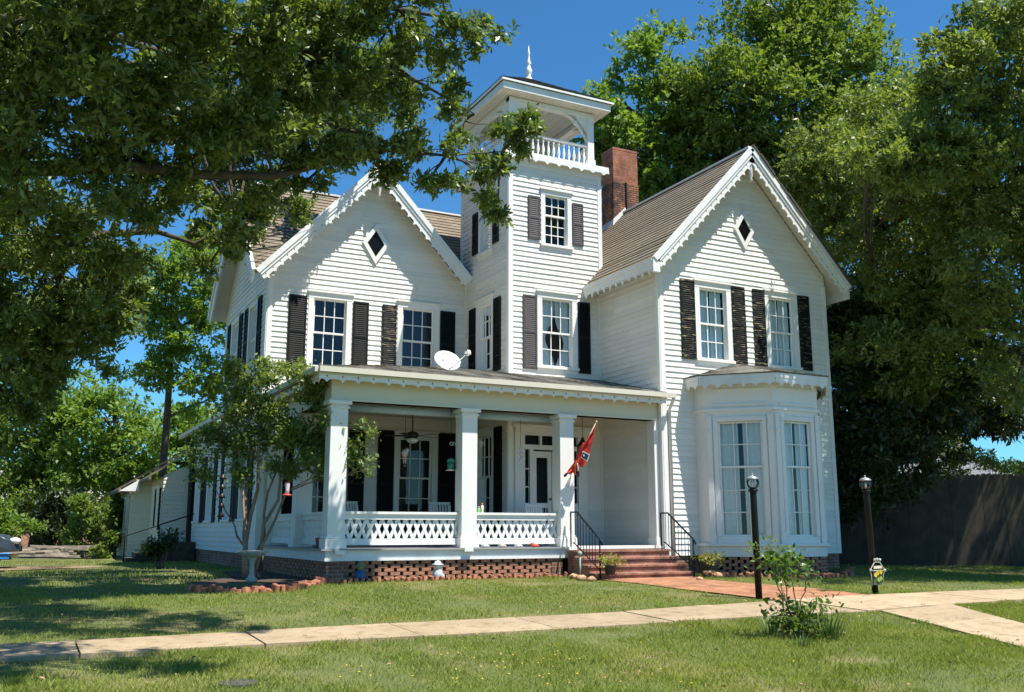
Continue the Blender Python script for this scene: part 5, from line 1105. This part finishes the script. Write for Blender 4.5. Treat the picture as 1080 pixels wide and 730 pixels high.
# edging bricks
eb = MB(); eb.box(WORLD, -.05, .05, -.09, .09, -.10, .09); 
M['edge'] = plain('old_edging_brick', (.33, .13, .07), .9, var=.45, sc=7)
proto = eb.build('edging_brick', M['edge'], bevel=.018); first = True; EG = 'tilted bricks edging the flower bed'
path = [(-3.85, -1.25), (-3.4, -1.65), (-3.0, -1.82), (-2.5, -1.7), (-2.1, -1.45), (-1.75, -.85), (-1.35, -.40), (-1.0, -.30)]
def along(path, step):
    out = []; carry = 0
    for (a, b) in zip(path[:-1], path[1:]):
        a, b = Vector(a), Vector(b); L = (b-a).length; t = carry
        while t < L: out.append((a.lerp(b, t/L), math.atan2(b.y-a.y, b.x-a.x))); t += step
        carry = t-L
    return out
def place_bricks(path, step, label, grp, sz=1.):
    global first
    for (p, a) in along(path, step):
        o = proto if first else proto.copy()
        if not first: scn.collection.objects.link(o)
        first = False
        o.location = (p.x+random.uniform(-.02, .02), p.y+random.uniform(-.02, .02), gz(p.x, p.y)+random.uniform(-.01, .03)); o.rotation_euler = (random.uniform(-.25, .25), random.uniform(-.5, .3), a+random.uniform(-.25, .25)); s = random.uniform(.75, 1.15)*sz; o.scale = (s, random.uniform(.6, 1)*sz, random.uniform(.55, 1.15)*sz); tag(o, label, 'brick', grp)
place_bricks(path, .125, 'weathered red edging brick set tilted along the porch flower bed', EG)
place_bricks([(-1.0, -.30), (1.5, -.30), (4.15, -.31)], .12, 'small worn edging brick in the row below the pierced porch foundation', 'bricks edging the porch front', .72)
place_bricks([(7.1, -1.25), (7.8, -1.3), (8.6, -2.0), (9.2, -2.15), (10.6, -2.1), (11.6, -1.1), (12.4, -.45)], .15, 'red edging brick in the row under the bay window', 'bricks edging the bed under the bay')
# rocks and plants by the steps
for (u, v, r_, lb_) in ((613, 612, .10, 'tan rock left of the entrance steps'), (624, 613, .09, 'small tan rock touching the lowest step'), (605, 610, .09, 'tan rock under the flagged column'), (748, 608, .14, 'tan rock right of the steps'), (757, 609, .10, 'tan rock beside the right hanging plant'), (738, 612, .07, 'small pale rock at the right end of the lowest step')):
    c = gpt(u, v); m = MB(); m.ball(c+Vector((0, 0, r_*.4)), r_, 9, 6, (1.25, .9, .7))
    m.v = [tuple(Vector(q)+Vector((random.gauss(0, r_*.09), random.gauss(0, r_*.09), random.gauss(0, r_*.07)))) for q in m.v]; tag(m.build('rock', plain('tan_rock', (.42, .25, .13), .9, var=.4, sc=12), smooth=True), lb_, 'rock')
# hanging pot plants on the hand rail posts
M['pot'] = plain('dark_plastic_pot', (.02, .02, .02), .5); M['variegated'] = leafmat('variegated_leaf', (.08, .13, .02), (.30, .30, .06), .3)
def potplant(u, v, Y, label):
    c = atY(u, v, Y); t = thing('hanging_plant', label, 'pot plant', c+Vector((0, 0, -.2)), 'pot plants on the hand rail')
    m = MB(); m.lathe([(.085, -.20), (.10, -.19), (.135, -.02), (.145, .0), (.12, .0), (.02, -.02)], c, 14); put(m.build('pot', M['pot'], smooth=True), t)
    V, F, tp = crown([(c.x, c.y, c.z+.08, .22, .18, .06), (c.x-.12, c.y, c.z+.06, .12, .12, .05), (c.x+.14, c.y, c.z+.07, .12, .12, .05)], 300, .075, per=6, aspect=.5, hollow=.1); put(npmesh('foliage', V, F, M['variegated']), t)
potplant(643.5, 596, -1.36, 'black pot of yellow green leaves at the left handrail'); potplant(745.5, 592, -1.40, 'black pot of yellow green leaves at the right handrail')
ps_ = MB(); p0 = atY(643, 602, -1.3); 
def small_plant(u, v, lb_, n_=120, r_=.12, lf=.06, mt_='leaf_myrtle'):
    c = gpt(u, v); V, F, tp = crown([(c.x, c.y, c.z+r_*.8, r_, r_, r_*.8)], n_, lf, per=6, aspect=.6, hollow=.1); tag(npmesh('bedding_plant', V, F, M[mt_]), lb_, 'plant')
small_plant(622, 603, 'small grey green plant left of the steps', mt_='leaf_right'); small_plant(715, 603, 'bright green plant at the right end of the steps', 60, .1, mt_='leaf_bright'); small_plant(735, 602, 'pale twiggy plant behind the right handrail', 120, .16, mt_='leaf_right'); small_plant(330, 608, 'thin weed in the shade of the porch side', 40, .1); small_plant(378, 678-2, 'low weed at the edge of the sidewalk', 60, .1, .05, 'leaf_mid') if False else None
tp_ = MB(); q = gpt(612, 611); tp_.tube([q, q+Vector((0, 0, .5))], .02, 6); tp_.ball(q+Vector((0, 0, .53)), .05, 8, 6); tag(tp_.build('garden_stake', plain('pale_green_plastic', (.25, .38, .32), .6), smooth=True), 'pale green garden stake left of the steps', 'stake')
# garden figurines
def figurine(u, v, label, cols):
    c = gpt(u, v); c.y = -.12; c.z = .24; t = thing('garden_figurine', label, 'figurine', c)
    m = MB(); m.lathe([(.08, 0), (.10, .03), (.11, .10), (.09, .18), (.055, .22)], c, 12); m.ball(c+Vector((.10, -.02, .06)), .05, 8, 6); put(m.build('body', plain('painted_ceramic', cols[0], .35), smooth=True), t)
    m = MB(); m.ball(c+Vector((0, -.01, .27)), .075, 12, 8); m.ball(c+Vector((.05, -.06, .26)), .022, 6, 5); m.lathe([(.12, .29), (.115, .305), (.07, .315), (.055, .36), (.005, .38)], c, 12); put(m.build('head', plain('painted_ceramic', cols[1], .35), smooth=True), t)
figurine(443, 607, 'pale blue garden figurine in front of the pierced brick wall', ((.45, .58, .62), (.52, .66, .70))); figurine(357, 607, 'dark blue and green garden figurine by the corner brick pier', ((.03, .08, .22), (.16, .20, .10)))
# ---- porch furniture
def rocker(x, y, rz, label):
    t = thing('rocking_chair', label, 'chair', (x, y, FZ), 'white rocking chairs on the porch'); c, s = math.cos(rz), math.sin(rz)
    def Pp(a, b, z): return Vector((x + a*c - b*s, y + a*s + b*c, FZ+z))
    W = M['trim']
    def bld(nm, bars):
        m = MB()
        for a, b, w_ in bars: m.bar(Pp(*a), Pp(*b), w_)
        put(m.build(nm, W), t)
    bld('seat', [((-.24+i*.08, -.24, .42), (-.24+i*.08, .22, .38), .07) for i in range(7)])
    bld('backrest', [((-.22+i*.075, .2, .44), (-.22+i*.075, .38, 1.05), .045) for i in range(7)] + [((-.27, .37, 1.05), (.27, .37, 1.05), .06), ((-.25, .22, .48), (.25, .22, .48), .05)])
    for sx in (-1, 1):
        bld('leg', [((sx*.26, -.22, .05), (sx*.26, -.22, .62), .045)]); bld('leg', [((sx*.26, .22, .05), (sx*.26, .36, 1.0), .045)]); bld('armrest', [((sx*.28, -.3, .64), (sx*.28, .28, .62), .07)])
        m = MB(); m.tube([Pp(sx*.26, a, .03+.14*(abs(a)/.5)**2) for a in (-.45, -.3, -.1, .1, .3, .5)], .025, 6); put(m.build('rocker', W), t)
rocker(.80, 4.45, .15, 'white slatted rocking chair behind the left end of the railing'); rocker(3.05, 4.2, -.25, 'white slatted rocking chair in front of the porch window')
# ceiling fan
fc = atY(435, 460, 2.9); fan = thing('ceiling_fan', 'dark bronze ceiling fan with white globe light under the porch ceiling', 'ceiling fan', (fc.x, fc.y, 4.2))
m = MB(); m.lathe([(.07, 4.20-fc.z), (.07, 4.14-fc.z), (.015, 4.10-fc.z), (.015, .12), (.09, .10), (.15, .06), (.15, -.01), (.10, -.05), (.05, -.06)], fc, 16); put(m.build('motor', M['bronze'], smooth=True), fan)
m = MB(); m.lathe([(.06, -.05), (.14, -.07), (.13, -.13), (.07, -.17), (.005, -.18)], fc, 14); put(m.build('lamp_shade', plain('frosted_shade', (.75, .74, .70), .4), smooth=True), fan)
for i in range(5):
    a = i*2*math.pi/5+.2; d = Vector((math.cos(a), math.sin(a), 0)); s_ = Vector((-math.sin(a), math.cos(a), .12)); m = MB(); q = fc+Vector((0, 0, .0))
    m.add([q+d*.14-s_*.04, q+d*.3-s_*.065, q+d*.68-s_*.07, q+d*.68+s_*.07, q+d*.3+s_*.065, q+d*.14+s_*.04] + [v_ + Vector((0, 0, .012)) for v_ in (q+d*.14-s_*.04, q+d*.3-s_*.065, q+d*.68-s_*.07, q+d*.68+s_*.07, q+d*.3+s_*.065, q+d*.14+s_*.04)], [(0, 1, 2, 3, 4, 5), (11, 10, 9, 8, 7, 6)] + [(i_, (i_+1) % 6, (i_+1) % 6+6, i_+6) for i_ in range(6)]); put(m.build('fan_blade', M['bronze']), fan)
# hanging things
def cord(t, a, b, r_=.005): m = MB(); m.tube([a, b], r_, 4); put(m.build('cord', M['iron']), t)
c = atY(427, 478, .55); wc = thing('wind_chime', 'pink and silver wind chime hanging below the porch beam', 'wind chime', c); cord(wc, c+Vector((0, 0, .12)), Vector((c.x, c.y, 4.2)))
m = MB(); m.ball(c, .08, 8, 6, (1, .5, 1.1)); m.ball(c+Vector((.04, -.03, .06)), .05, 6, 5); put(m.build('ornament', plain('pink_silver', (.5, .36, .34), .3, .3), smooth=True), wc)
m = MB(); 
for i in range(4): m.tube([c+Vector((.03*math.cos(i*1.6), .03*math.sin(i*1.6), -.06)), c+Vector((.03*math.cos(i*1.6), .03*math.sin(i*1.6), -.22))], .008, 5)
m.ball(c+Vector((0, 0, -.27)), .02, 6, 5); put(m.build('chime_tube', plain('copper_tube', (.5, .25, .15), .3, .6)), wc)
c = atY(475.5, 490, .42); bf = thing('bird_feeder', 'green tube bird feeder with a white tray left of the middle column', 'bird feeder', c); cord(bf, c+Vector((0, 0, .12)), Vector((c.x, c.y, 3.83)))
m = MB(); m.lathe([(.075, -.12), (.075, .06)], c, 12); put(m.build('seed_tube', plain('green_plastic', (.03, .16, .10), .3), smooth=True), bf); m = MB(); m.lathe([(.095, .06), (.08, .10), (.03, .13), (.01, .14)], c, 12); put(m.build('lid', plain('green_lid', (.06, .32, .20), .4), smooth=True), bf); m = MB(); m.lathe([(.11, -.13), (.115, -.12), (.02, -.118)], c, 14); put(m.build('tray', plain('pale_tray', (.6, .6, .56), .5), smooth=True), bf)
for (u_, lb_) in ((476.5, 'pale scrolled plant hook left of the middle column'), (627-100.0, 'pale scrolled plant hook right of the middle column')):
    c = atY(u_ if u_ < 500 else 507, 468, .4); m = MB(); m.tube([c+Vector((.05*math.cos(a)*(1-.0), 0, .035*math.sin(a))) for a in np.linspace(0, 5.4, 12)], .007, 5); m.tube([c+Vector((.05+.04*math.cos(a), 0, .03*math.sin(a))) for a in np.linspace(2.5, 8, 12)], .007, 5); tag(m.build('plant_hook', plain('pale_hook', (.55, .54, .48), .5), smooth=True), lb_, 'hook')
c = atY(549, 476, .45); cc_ = thing('crystal_mobile', 'glass crystal mobile hanging by a thin cord in front of the door frame', 'mobile', c); cord(cc_, c, Vector((c.x, c.y, 3.83)), .004)
m = MB()
for i, (dx, dz, r_) in enumerate(((0, .05, .035), (.03, -.02, .04), (-.02, -.06, .03), (.02, -.14, .03), (.0, -.22, .045), (.02, -.27, .03))): m.ball(c+Vector((dx, 0, dz)), r_, 6, 4, (1, .6, 1.2))
put(m.build('crystal', plain('pink_crystal', (.55, .48, .5), .1, .2)), cc_)
c = atY(614.5, 472, 1.6); ln = thing('porch_lantern', 'bronze hanging lantern before the door transom right of the flagged column', 'lantern', c); cord(ln, c+Vector((0, 0, .25)), Vector((c.x, c.y, 4.2)), .008)
m = MB(); m.lathe([(.17, .02), (.10, .10), (.05, .18), (.02, .26)], c, 6); put(m.build('lantern_cap', M['bronze']), ln); m = MB(); m.lathe([(.10, -.30), (.05, -.33), (.005, -.36)], c, 6); put(m.build('lantern_finial', M['bronze']), ln); m = MB(); m.lathe([(.15, .02), (.10, -.30)], c, 6); put(m.build('lantern_glass', plain('amber_glass', (.16, .09, .03), .2)), ln)
# things standing on the rail and floor
for (u_, col, cap_, lb_) in ((505, (.15, .5, .15), (.5, .3, .6), 'small green and lilac bottle on the railing beside the middle column'), (508.5, (.65, .6, .5), (.45, .18, .04), 'pale spray bottle with an orange cap on the railing')):
    c = atY(u_, 541, CY); c.z = 1.60; t = thing('bottle', lb_, 'bottle', c); hh = .13 if u_ < 507 else .2
    m = MB(); m.lathe([(.03, 0), (.032, .01), (.032, hh*.7), (.018, hh*.78)], c, 10); put(m.build('body', plain('bottle_plastic', col, .4), smooth=True), t); m = MB(); m.lathe([(.02, hh*.77), (.022, hh), (.003, hh+.005)], c, 10); put(m.build('cap', plain('bottle_cap', cap_, .4), smooth=True), t)
c = atY(568, 541, 1.9); c.z = FZ; t = thing('side_chair', 'white slatted porch chair in front of the screen door', 'chair', c); m = MB(); 
for i in range(7): m.bar(c+Vector((-.2+i*.067, .2, .45)), c+Vector((-.2+i*.067, .26, .95)), .05, .02)
m.bar(c+Vector((-.24, .26, .96)), c+Vector((.24, .26, .96)), .05); put(m.build('backrest', M['trim']), t); m = MB(); m.box(Fr(c, (1, 0, 0), (0, 1, 0)), -.24, .24, -.22, .22, .42, .46); put(m.build('seat', M['trim']), t)
for sx in (-.21, .21):
    for sy in (-.2, .2): m = MB(); m.bar(c+Vector((sx, sy, 0)), c+Vector((sx, sy, .43)), .04); put(m.build('leg', M['trim']), t)
m = MB(); c = Vector((-.95, 1.15, FZ)); m.lathe([(.09, 0), (.12, .2), (.13, .21), (.10, .2)], c, 12); t = tag(m.build('flower_pot', plain('red_clay', (.40, .09, .05), .7), smooth=True), 'red clay pot on the porch floor edge beside the corner column', 'pot')
for i, (x_, col, lb_) in enumerate(((2.35, (.5, .5, .5), 'grey shoe on the porch floor under the lattice near the middle column'), (2.75, (.45, .40, .36), 'tan shoe on the porch floor under the lattice'), (3.15, (.6, .6, .6), 'pale shoe on the porch floor under the right railing'), (3.55, (.6, .08, .04), 'red shoe on the porch floor under the right railing'))):
    m = MB(); m.ball((x_, .14, FZ+.035), .10, 10, 6, (1.1, .45, .35)); m.ball((x_-.06, .14, FZ+.06), .05, 8, 6, (1, .8, .9)); tag(m.build('shoe', plain('shoe_cloth', col, .8), smooth=True), lb_, 'shoe')
# butterfly bell chain and humming bird feeder
c = atD(235, 505, 19.6); t = thing('bell_chain', 'hanging chain of dark metal bells left of the myrtle stems', 'wind chime', c); cord(t, c+Vector((0, 0, .9)), c+Vector((0, 0, -.75)))
for i in range(5):
    m = MB(); q = c+Vector((0, 0, .05-i*.19)); m.lathe([(.075, -.06), (.06, -.02), (.03, .03), (.008, .05)], q, 10); put(m.build('bell', M['bronze'], smooth=True), t)
c = atD(303, 516, 19.2); t = thing('nectar_feeder', 'clear nectar feeder with red base hanging in the myrtle', 'bird feeder', c); cord(t, c+Vector((0, 0, .12)), c+Vector((0, 0, .8)))
m = MB(); m.lathe([(.05, -.10), (.04, -.02), (.055, .10), (.05, .13)], c, 12); put(m.build('nectar_bottle', plain('clear_plastic', (.6, .5, .5), .15), smooth=True), t); m = MB(); m.lathe([(.10, -.13), (.105, -.11), (.04, -.09)], c, 12); m.lathe([(.055, .12), (.05, .15), (.01, .16)], c, 12); put(m.build('base', plain('red_plastic', (.55, .06, .05), .4), smooth=True), t)
# satellite dish on the porch roof
c = atY(471, 382, 1.55); t = thing('satellite_dish', 'off white oval satellite dish standing on the porch roof', 'satellite dish', (c.x, c.y, 4.85)); ax = Vector((.10, -.88, .45)).normalized(); U_ = Vector((0, 0, 1)).cross(ax).normalized(); V_ = ax.cross(U_)
vs = []; fs = []; nr, ns = 6, 28
for layer in (0, .012):
    for i in range(nr+1):
        r_ = i/nr
        for k in range(ns): a = 2*math.pi*k/ns; vs.append(c + (U_*math.cos(a)*.35 + V_*math.sin(a)*.28)*r_ + ax*(.07*r_*r_ - layer))
for b0 in (0, (nr+1)*ns):
    for i in range(nr):
        for k in range(ns): fs.append((b0+i*ns+k, b0+(i+1)*ns+k, b0+(i+1)*ns+(k+1) % ns, b0+i*ns+(k+1) % ns))
e0, e1 = nr*ns, (nr+1)*ns+nr*ns
for k in range(ns): fs.append((e0+k, e1+k, e1+(k+1) % ns, e0+(k+1) % ns))
m = MB(); m.add(vs, fs); put(m.build('reflector', plain('dish_paint', (.52, .52, .49), .4, var=.05), smooth=True, fix=False), t)
tipc = c + ax*.30 + U_*.44 + V_*.10
m = MB(); m.tube([c-V_*.22+ax*.05, c-V_*.26+ax*.15, tipc], .014, 6); put(m.build('feed_arm', M['cap'], smooth=True), t); m = MB(); m.bar(tipc-ax*.06, tipc+ax*.07, .08); m.bar(tipc-U_*.08, tipc+U_*.07, .06); put(m.build('feed_horn', plain('horn_plastic', (.6, .6, .58), .5)), t)
m = MB(); m.tube([c-ax*.02, c-ax*.1-Vector((0, 0, .1)), Vector((c.x+.0, c.y+.12, c.z-.45))], .025, 8); put(m.build('mast', M['cap'], smooth=True), t)
m = MB(); q = c + ax*.045 - U_*.11 + V_*.07; m.add([q-U_*.05+V_*.03, q+U_*.03-V_*.035, q+U_*.055-V_*.02, q+U_*.03+V_*.04, q-U_*.0+V_*.0], [(0, 1, 4), (4, 1, 2, 3)]); put(m.build('emblem', M['cap'], fix=False), t)
# flag on the right column: pole rising to the right, cloth furled around it
tip = atY(629, 445, -.55); root = atY(603, 497, .06); fg = thing('porch_flag', 'furled red flag with dark blue white-edged patch on a pole fixed to the column', 'flag', root)
m = MB(); m.tube([root, tip], .013, 8); m.ball(tip, .028, 8, 6); put(m.build('flag_pole', plain('varnished_pole', (.5, .42, .3), .4), smooth=True), fg)
m = MB(); m.bar(root+Vector((0, .06, -.05)), root+Vector((0, .0, .05)), .06); put(m.build('bracket', M['cap']), fg)
M['flagred'] = plain('red_flag_cloth', (.50, .035, .02), .8, var=.15); M['flagblue'] = plain('blue_flag_cloth', (.012, .02, .07), .8); M['flagwhite'] = plain('white_flag_cloth', (.7, .7, .7), .8)
def cloth(rows, nm, mt_, amp=.03, base=-.42, folds=3.0, off=0., rows_n=None):
    nx, nz = 14, 26; vs = []; fs = []
    vv = [r_[0] for r_ in rows]
    for j in range(nz+1):
        v = vv[0] + (vv[-1]-vv[0])*j/nz; l_ = np.interp(v, vv, [r_[1] for r_ in rows]); rr_ = np.interp(v, vv, [r_[2] for r_ in rows])
        for i in range(nx+1):
            t_ = i/nx; u = l_ + (rr_-l_)*t_; y = base + (v-450)/50*.22 + amp*math.sin(t_*math.pi*folds + v*.09) - off; vs.append(atY(u, v, y))
    for j in range(nz):
        for i in range(nx): b0 = j*(nx+1)+i; fs.append((b0, b0+1, b0+nx+2, b0+nx+1))
    m = MB(); m.add(vs, fs); o = m.build(nm, mt_, smooth=True, fix=False); sd = o.modifiers.new('thick', 'SOLIDIFY'); sd.thickness = .006; put(o, fg); return o
cloth([(450, 626.3, 627.6), (458, 622.5, 626.8), (466, 617.5, 625), (474, 612, 622.5), (482, 609.2, 620.5), (488, 608.5, 618.8), (491, 609, 617), (492.5, 612, 615)], 'flag_cloth', M['flagred'])
cloth([(467, 614.8, 616.2), (474, 610.6, 614), (482, 608.2, 612), (490, 604, 611.5), (496, 599, 611), (500, 597, 600)], 'flag_fold', M['flagred'], base=-.30, off=.02)
cloth([(486, 607, 609.5), (492, 602, 611.2), (497, 603.5, 610.5), (501, 606, 608.5)], 'flag_fold', plain('orange_red_cloth', (.55, .07, .02), .8), base=-.42, off=.05)
cloth([(499, 596.5, 599), (501, 594.5, 598.4), (503, 594.6, 596.8)], 'flag_corner', M['flagblue'], base=-.38, off=.03)
cloth([(494, 609.2, 610.2), (498, 608, 611.2), (503, 608.8, 610.8)], 'flag_corner', M['flagblue'], base=-.42, off=.06)
cloth([(488.5, 608, 609.4), (494, 608.6, 610.5), (497, 609, 610)], 'flag_fold', M['flagwhite'], base=-.42, off=.065)
def patch(q, nm, mt_, off):
    m = MB(); m.add([atY(u, v, -.42+(v-450)/50*.22-off) for u, v in q], [tuple(range(len(q)))]); o = m.build(nm, mt_, fix=False); sd = o.modifiers.new('thick', 'SOLIDIFY'); sd.thickness = .004; put(o, fg)
patch([(614.4, 475.6), (621.9, 479.2), (619.2, 486.8), (612.8, 482.8)], 'patch_edge', M['flagwhite'], .045); patch([(614.6, 476.8), (621.0, 479.9), (618.9, 485.7), (613.6, 482.2)], 'flag_patch', M['flagblue'], .055); patch([(615.3, 479.2), (616.6, 480.0), (616.2, 481.6), (614.9, 480.8)], 'flag_star', M['flagwhite'], .062)
for a, b in ((15.72, 16.0), (16.84, 17.12)): shutter(F_ra, a, b, 1.25, 2.65, M['shut_black'], rear)
# ---- fence on the right
fe = thing('board_fence', 'tall weathered grey brown board fence right of the house', 'fence', (16, 0, .2)); M['fence'] = plain('weathered_board', (.058, .044, .032), .9, var=.35, sc=3)
A_, B_ = Vector((13.0, 3.6, 0)), Vector((21.5, -3.2, 0)); D_ = (B_-A_).normalized(); L = (B_-A_).length; FF_ = Fr(A_, D_, (-D_.y*-1, -D_.x, 0)); m = MB(); i = 0; u = 0
while u < L:
    p = FF_(u, 0, 0); h = 2.56+random.uniform(-.02, .02); z0 = gz(p.x, p.y); j = random.uniform(-.006, .006); m.prism([(u, z0-.05), (u+.142, z0-.05), (u+.142, z0+h-.03), (u+.11, z0+h), (u+.03, z0+h), (u, z0+h-.03)], FF_, j, j+.02); u += .144
put(m.build('board_panel', M['fence']), fe)
m = MB(); m.box(FF_, 0, L, -.06, -.01, .6, .7); m.box(FF_, 0, L, -.06, -.01, 2.3, 2.4); put(m.build('rail', M['fence']), fe)
u = .2
while u < L: m = MB(); m.box(FF_, u, u+.1, -.16, -.06, .0, 2.7); put(m.build('post', M['fence']), fe); u += 2.4
# neighbouring house beyond the fence
nh = thing('neighbour_house', 'low tan house with a grey roof glimpsed over the fence', 'house', (38, 14, .2)); c0 = atD(1062, 470, 45)
m = MB(); m.box(WORLD, 28, 46, 17, 27, .2, 3.3); put(m.build('wall', paint('tan_wall', (.50, .38, .24)), fix=True), nh)
m = MB(); slope(m, (27.4, 16.4, 3.3), (46.6, 16.4, 3.3), (41, 22, 7.2), (33, 22, 7.2)); slope(m, (46.6, 16.4, 3.3), (46.6, 27.6, 3.3), (41, 22, 7.2), (41, 22, 7.21)); slope(m, (27.4, 27.6, 3.3), (27.4, 16.4, 3.3), (33, 22, 7.2), (33, 22, 7.21)); put(m.build('roof', shingle('grey_roof', (.17, .175, .18), (.21, .21, .22), (.19, .19, .2)), fix=False), nh)
m = MB(); m.box(WORLD, 27.4, 46.6, 16.36, 16.40, 3.1, 3.3); put(m.build('fascia', M['trim']), nh)
# small brick house far left
bh = thing('brick_house', 'small orange brick house behind the left bushes', 'house', (-4, 46, .3)); m = MB(); m.box(WORLD, -9, 1, 44, 52, .2, 2.9); put(m.build('wall', brick('orange_brick', (.5, .2, .1), (.42, .16, .08), (.4, .32, .25))), bh)
m = MB(); slope(m, (-9.5, 43.5, 2.9), (1.5, 43.5, 2.9), (1.5, 48, 5), (-9.5, 48, 5)); slope(m, (1.5, 52.5, 2.9), (-9.5, 52.5, 2.9), (-9.5, 48, 5), (1.5, 48, 5)); put(m.build('roof', M['porchroof'], fix=False), bh)
m = MB(); m.box(WORLD, -6.6, -5.4, 43.96, 44.02, 1.1, 2.3); put(m.build('window', M['darkpane']), bh)
# parked car at the left edge
ca = Vector((-8.62, 10.6, gz(0, 10))); car = thing('parked_car', 'dark grey car nose showing at the left edge by the driveway', 'car', ca)
prof = [(-2.2, .35), (-2.25, .75), (-2.1, .92), (-1.5, 1.0), (-.9, 1.42), (.3, 1.46), (1.05, .98), (1.9, .84), (2.2, .68), (2.25, .42), (2.1, .28), (-2.1, .28)]
m = MB(); k = len(prof); secs = [(-.84, .90, .9), (-.78, 1., 1.), (-.4, 1.0, 1.02), (.4, 1.0, 1.02), (.78, 1., 1.), (.84, .9, .9)]
vs = []
for (y, sx, sz) in secs:
    tl = 1-.12*(abs(y)/.84)**3
    for (x, z) in prof: yy = y*(.86 if z > 1.1 else 1.0); vs.append(ca + Vector((x*(tl if abs(x) > 1.5 else 1), yy, .28+(z-.28)*sz)))
fs = [tuple(range(k)), tuple(range(6*k-1, 5*k-1, -1))]
for j in range(5): fs += [(j*k+i, j*k+(i+1) % k, (j+1)*k+(i+1) % k, (j+1)*k+i) for i in range(k)]
m.add(vs, fs); M['carpaint'] = plain('dark_grey_car_paint', (.06, .075, .085), .2, .4, var=.05); ob = m.build('body', M['carpaint'], smooth=True); ob.modifiers.new('bevel', 'BEVEL').width = .05; put(ob, car)
for x in (-1.4, 1.45):
    for y in (-.8, .62):
        m = MB(); m.tube([ca+Vector((x, y, .31)), ca+Vector((x, y+.18, .31))], .31, 18); w_ = m.build('wheel', M['pot'], smooth=False); put(w_, car); m = MB(); m.tube([ca+Vector((x, y-.004, .31)), ca+Vector((x, y+.184, .31))], .19, 14); put(m.build('rim', M['cap']), w_)
for y in (-.62, .62): m = MB(); m.ball(ca+Vector((2.02, y, .70)), .16, 10, 8, (1.0, 1.0, .55)); put(m.build('headlight', plain('headlight_lens', (.75, .75, .68), .1), smooth=True), car)
m = MB(); m.bar(ca+Vector((.98, 0, 1.03)), ca+Vector((.36, 0, 1.44)), 1.3, .01, up=(0, 0, 1)); put(m.build('windscreen', M['darkpane']), car)
m = MB(); m.box(Fr(ca, (1, 0, 0), (0, 1, 0)), 2.17, 2.215, -.45, .45, .40, .56); put(m.build('grille', M['darkpane']), car)
tb = MB(); q = gpt(2, 590); tb.box(Fr(q, (1, 0, 0), (0, 1, 0)), -.5, .15, -.2, .2, 0, .12); tb.box(Fr(q, (1, 0, 0), (0, 1, 0)), -.53, .18, -.23, .23, .12, .15); tag(tb.build('storage_bin', plain('blue_plastic', (.04, .2, .5), .5), bevel=.02), 'blue plastic bin lid lying below the parked car', 'bin')
# planks
M['plank'] = plain('grey_old_plank', (.30, .25, .20), .9, var=.4, sc=3); pk = MB(); pk.box(WORLD, -1.0, 1.0, -.07, .07, 0, .04); pp = pk.build('plank', M['plank']); fi = True
for i in range(16):
    o = pp if fi else pp.copy()
    if not fi: scn.collection.objects.link(o)
    fi = False; q = gpt(random.uniform(16, 88), random.uniform(579, 588)); o.location = (q.x, q.y, q.z+.0+.025*(i % 4)); o.rotation_euler = (random.uniform(-.05, .05), random.uniform(-.05, .05), random.uniform(-1.1, 1.1)); o.scale = (random.uniform(.35, .8), random.uniform(.7, 1.2), 1); tag(o, 'old grey plank lying in the loose pile beside the driveway', 'plank', 'planks piled beside the driveway')
# utility cover in the near lawn
q = gpt(250, 722); m = MB(); m.lathe([(.17, -.02), (.17, .018), (.16, .024), (.155, .019), (.02, .02)], q, 20); tag(m.build('utility_cover', plain('grey_cast_iron', (.06, .058, .052), .85), smooth=False), 'round grey utility cover set flush in the near lawn', 'cover')
